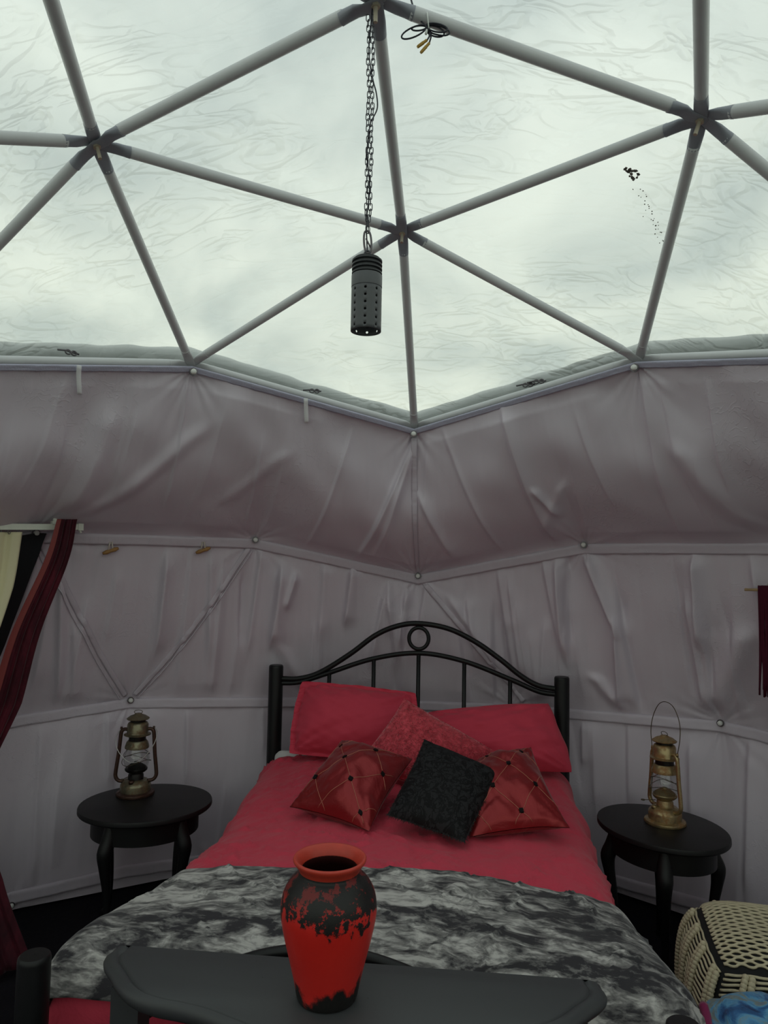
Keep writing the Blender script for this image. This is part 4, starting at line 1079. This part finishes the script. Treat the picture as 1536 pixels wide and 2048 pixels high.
# ------------------------------------------------------------------ yarn wall hanging on the right
Hp = np.array([1.557, -1.393, 1.551]); Hd = np.array([-.71, -.70, .02]); Hd /= np.linalg.norm(Hd); Hn = np.array([-.70, .71, 0])
wh = tag(empty('wall_hanging', tuple(Hp)), 'dark maroon yarn hanging on a pale wooden dowel at the right wall', 'wall hanging')
m = MB(); m.tube([np.zeros(3), Hd * .50], .0062, 10); m.build('dowel', 'wood_pale', wh)
m = MB(); m.tube(arc_pts([Hd * .062 + np.array([0, 0, -.006]), Hd * .075 + np.array([0, 0, .012]), Hd * .25 + np.array([0, 0, .14]), Hd * .42 + np.array([0, 0, .012]), Hd * .435 + np.array([0, 0, -.006])], 30), .0026, 6); m.build('hanging_cord', 'white_cord', wh)
y_ = MB(); YR = np.random.RandomState(6)
for k in range(110):
    s_ = .060 + .38 * k / 109; L = .40 + .10 * (1 - abs(s_ - .25) / .19) + YR.uniform(-.03, .03); d0 = Hd * s_
    y_.tube(arc_pts([d0 + Hn * .004 + np.array([0, 0, .008]), d0 + Hn * .010, d0 + Hn * (.006 + YR.uniform(0, .006)) + Hd * YR.normal() * .003 + np.array([0, 0, -L * .5]), d0 + Hn * .006 + Hd * YR.normal() * .006 + np.array([0, 0, -L])], 9), .0040, 5)
yo = y_.build('yarn_fringe', 'yarn', wh); yo['kind'] = 'stuff'

# ------------------------------------------------------------------ macrame pouf
PW, PH_ = .50, .475
pf = tag(empty('macrame_pouf', (.955, -1.262, 0), rad(-9)), 'cream macrame cube pouf with open cord net over black, right of the bed', 'pouf')
def pbody(p, off=0.0):
    p = np.asarray(p, float); r_ = (np.abs(p) ** 4.5).sum(-1) ** (-1 / 4.5); q = p * r_[..., None]
    q = q * np.array([PW / 2, PW / 2, PH_ / 2]) * np.array([1.03, 1.03, 1.0]); n = np.sign(p) * np.abs(q / np.array([PW / 2, PW / 2, PH_ / 2])) ** 3.5; n /= np.linalg.norm(n, axis=-1)[..., None] + 1e-9
    sag = 1 + .13 * np.clip(1 - ((q[..., 2] + .02) / (PH_ / 2)) ** 2, 0, 1)
    q = q * np.stack([sag, sag, np.ones_like(sag)], -1)
    return q + n * off + np.array([0, 0, PH_ / 2])
core = MB(); a = np.linspace(-1, 1, 21)
for ax_ in range(3):
    for sg in (-1, 1):
        A, B = np.meshgrid(a, a, indexing='ij'); Pp = np.zeros((21, 21, 3)); Pp[..., ax_] = sg; Pp[..., (ax_ + 1) % 3] = A; Pp[..., (ax_ + 2) % 3] = B
        G = pbody(Pp); core.grid(G if sg > 0 else G[::-1])
core.build('cushion_core', 'pouf_core', pf)
cm = MB(); N = 34; u = np.linspace(-.95, .95, 90)
for i in range(N):
    v0 = -.95 + 1.9 * (i + .5) / N; vv = v0 + (1.9 / N) * .40 * (-1) ** i * np.sign(np.cos(u * pi * 8.5)) * np.abs(np.cos(u * pi * 8.5)) ** .7
    cm.tube(pbody(np.stack([vv * 0 + vv, u, np.ones_like(u)], -1), .004), .0044, 5)
co = cm.build('net_cords', 'macrame', pf); co['kind'] = 'stuff'
for ax_, sg in ((1, 1), (0, -1), (1, -1), (0, 1)):
    sm = MB(); us = np.linspace(-.95, .95, 40)
    for i in range(28):
        z = -.97 + 1.88 * i / 27; Pp = np.zeros((40, 3)); Pp[:, ax_] = sg; Pp[:, 1 - ax_] = us; Pp[:, 2] = z + .006 * np.sin(us * 20 + i)
        sm.tube(pbody(Pp, .004), .0042, 5)
    for ub in (-.88, -.38, .12, .62):
        for k in range(34):
            for s_ in (-1, 1):
                p = np.zeros(3); p[ax_] = sg; p[1 - ax_] = ub + s_ * .042; p[2] = -.95 + 1.86 * (k + .5 * (s_ > 0)) / 34
                sm.ball(pbody(p[None], .011)[0], .0115, 6, 4)
    so_ = sm.build('side_cords', 'macrame', pf); so_['kind'] = 'stuff'

# ------------------------------------------------------------------ blue cloth bag in front of the pouf
bg_ = MB(); uu = np.linspace(0, 2 * pi, 73)[:-1]; tt = np.linspace(0, 1, 50)
def bagp(a, t):
    r_ = .175 * np.where(t < .75, 1 - .10 * np.abs(t - .35), (1 - .04) * np.sqrt(np.clip(1 - ((t - .75) / .25) ** 2, 0, 1)) + 0.0)
    x, y, z = r_ * np.cos(a) * 1.05, r_ * np.sin(a), t * .535
    P = np.stack([x, y, z], -1); w = wob(P, 13, 90) * .022 + wob(P, 30, 91) * .007 - .016 * np.exp(-(wob(P, 12, 95) / .13) ** 2) - .010 * np.exp(-(wob(P, 17, 96) / .13) ** 2)
    return P * (1 + np.stack([w, w, w * .0], -1) / .17) + np.stack([0 * w, 0 * w, w * .6 * np.clip(t * 2 - 1, 0, 1)], -1)
A, T_ = np.meshgrid(uu, tt, indexing='ij'); G = bagp(A, T_); bg_.grid(G, wrap=True)
bag = bg_.build('cloth_bag', 'tiedye'); bag.location = (.455, -1.02, 0)
tag(bag, 'crumpled blue tie-dyed cloth bag with magenta binding in front of the pouf', 'bag')

mb_ = MB(); aa_ = np.linspace(1.2, 4.4, 50); P = bagp(aa_, .80 + .06 * np.sin(aa_ * 1.3)); P = P * np.array([1.02, 1.02, 1.01])
mb_.tube(P, .013, 8); mo = mb_.build('binding', 'magenta', bag); mo['label'] = 'magenta binding'
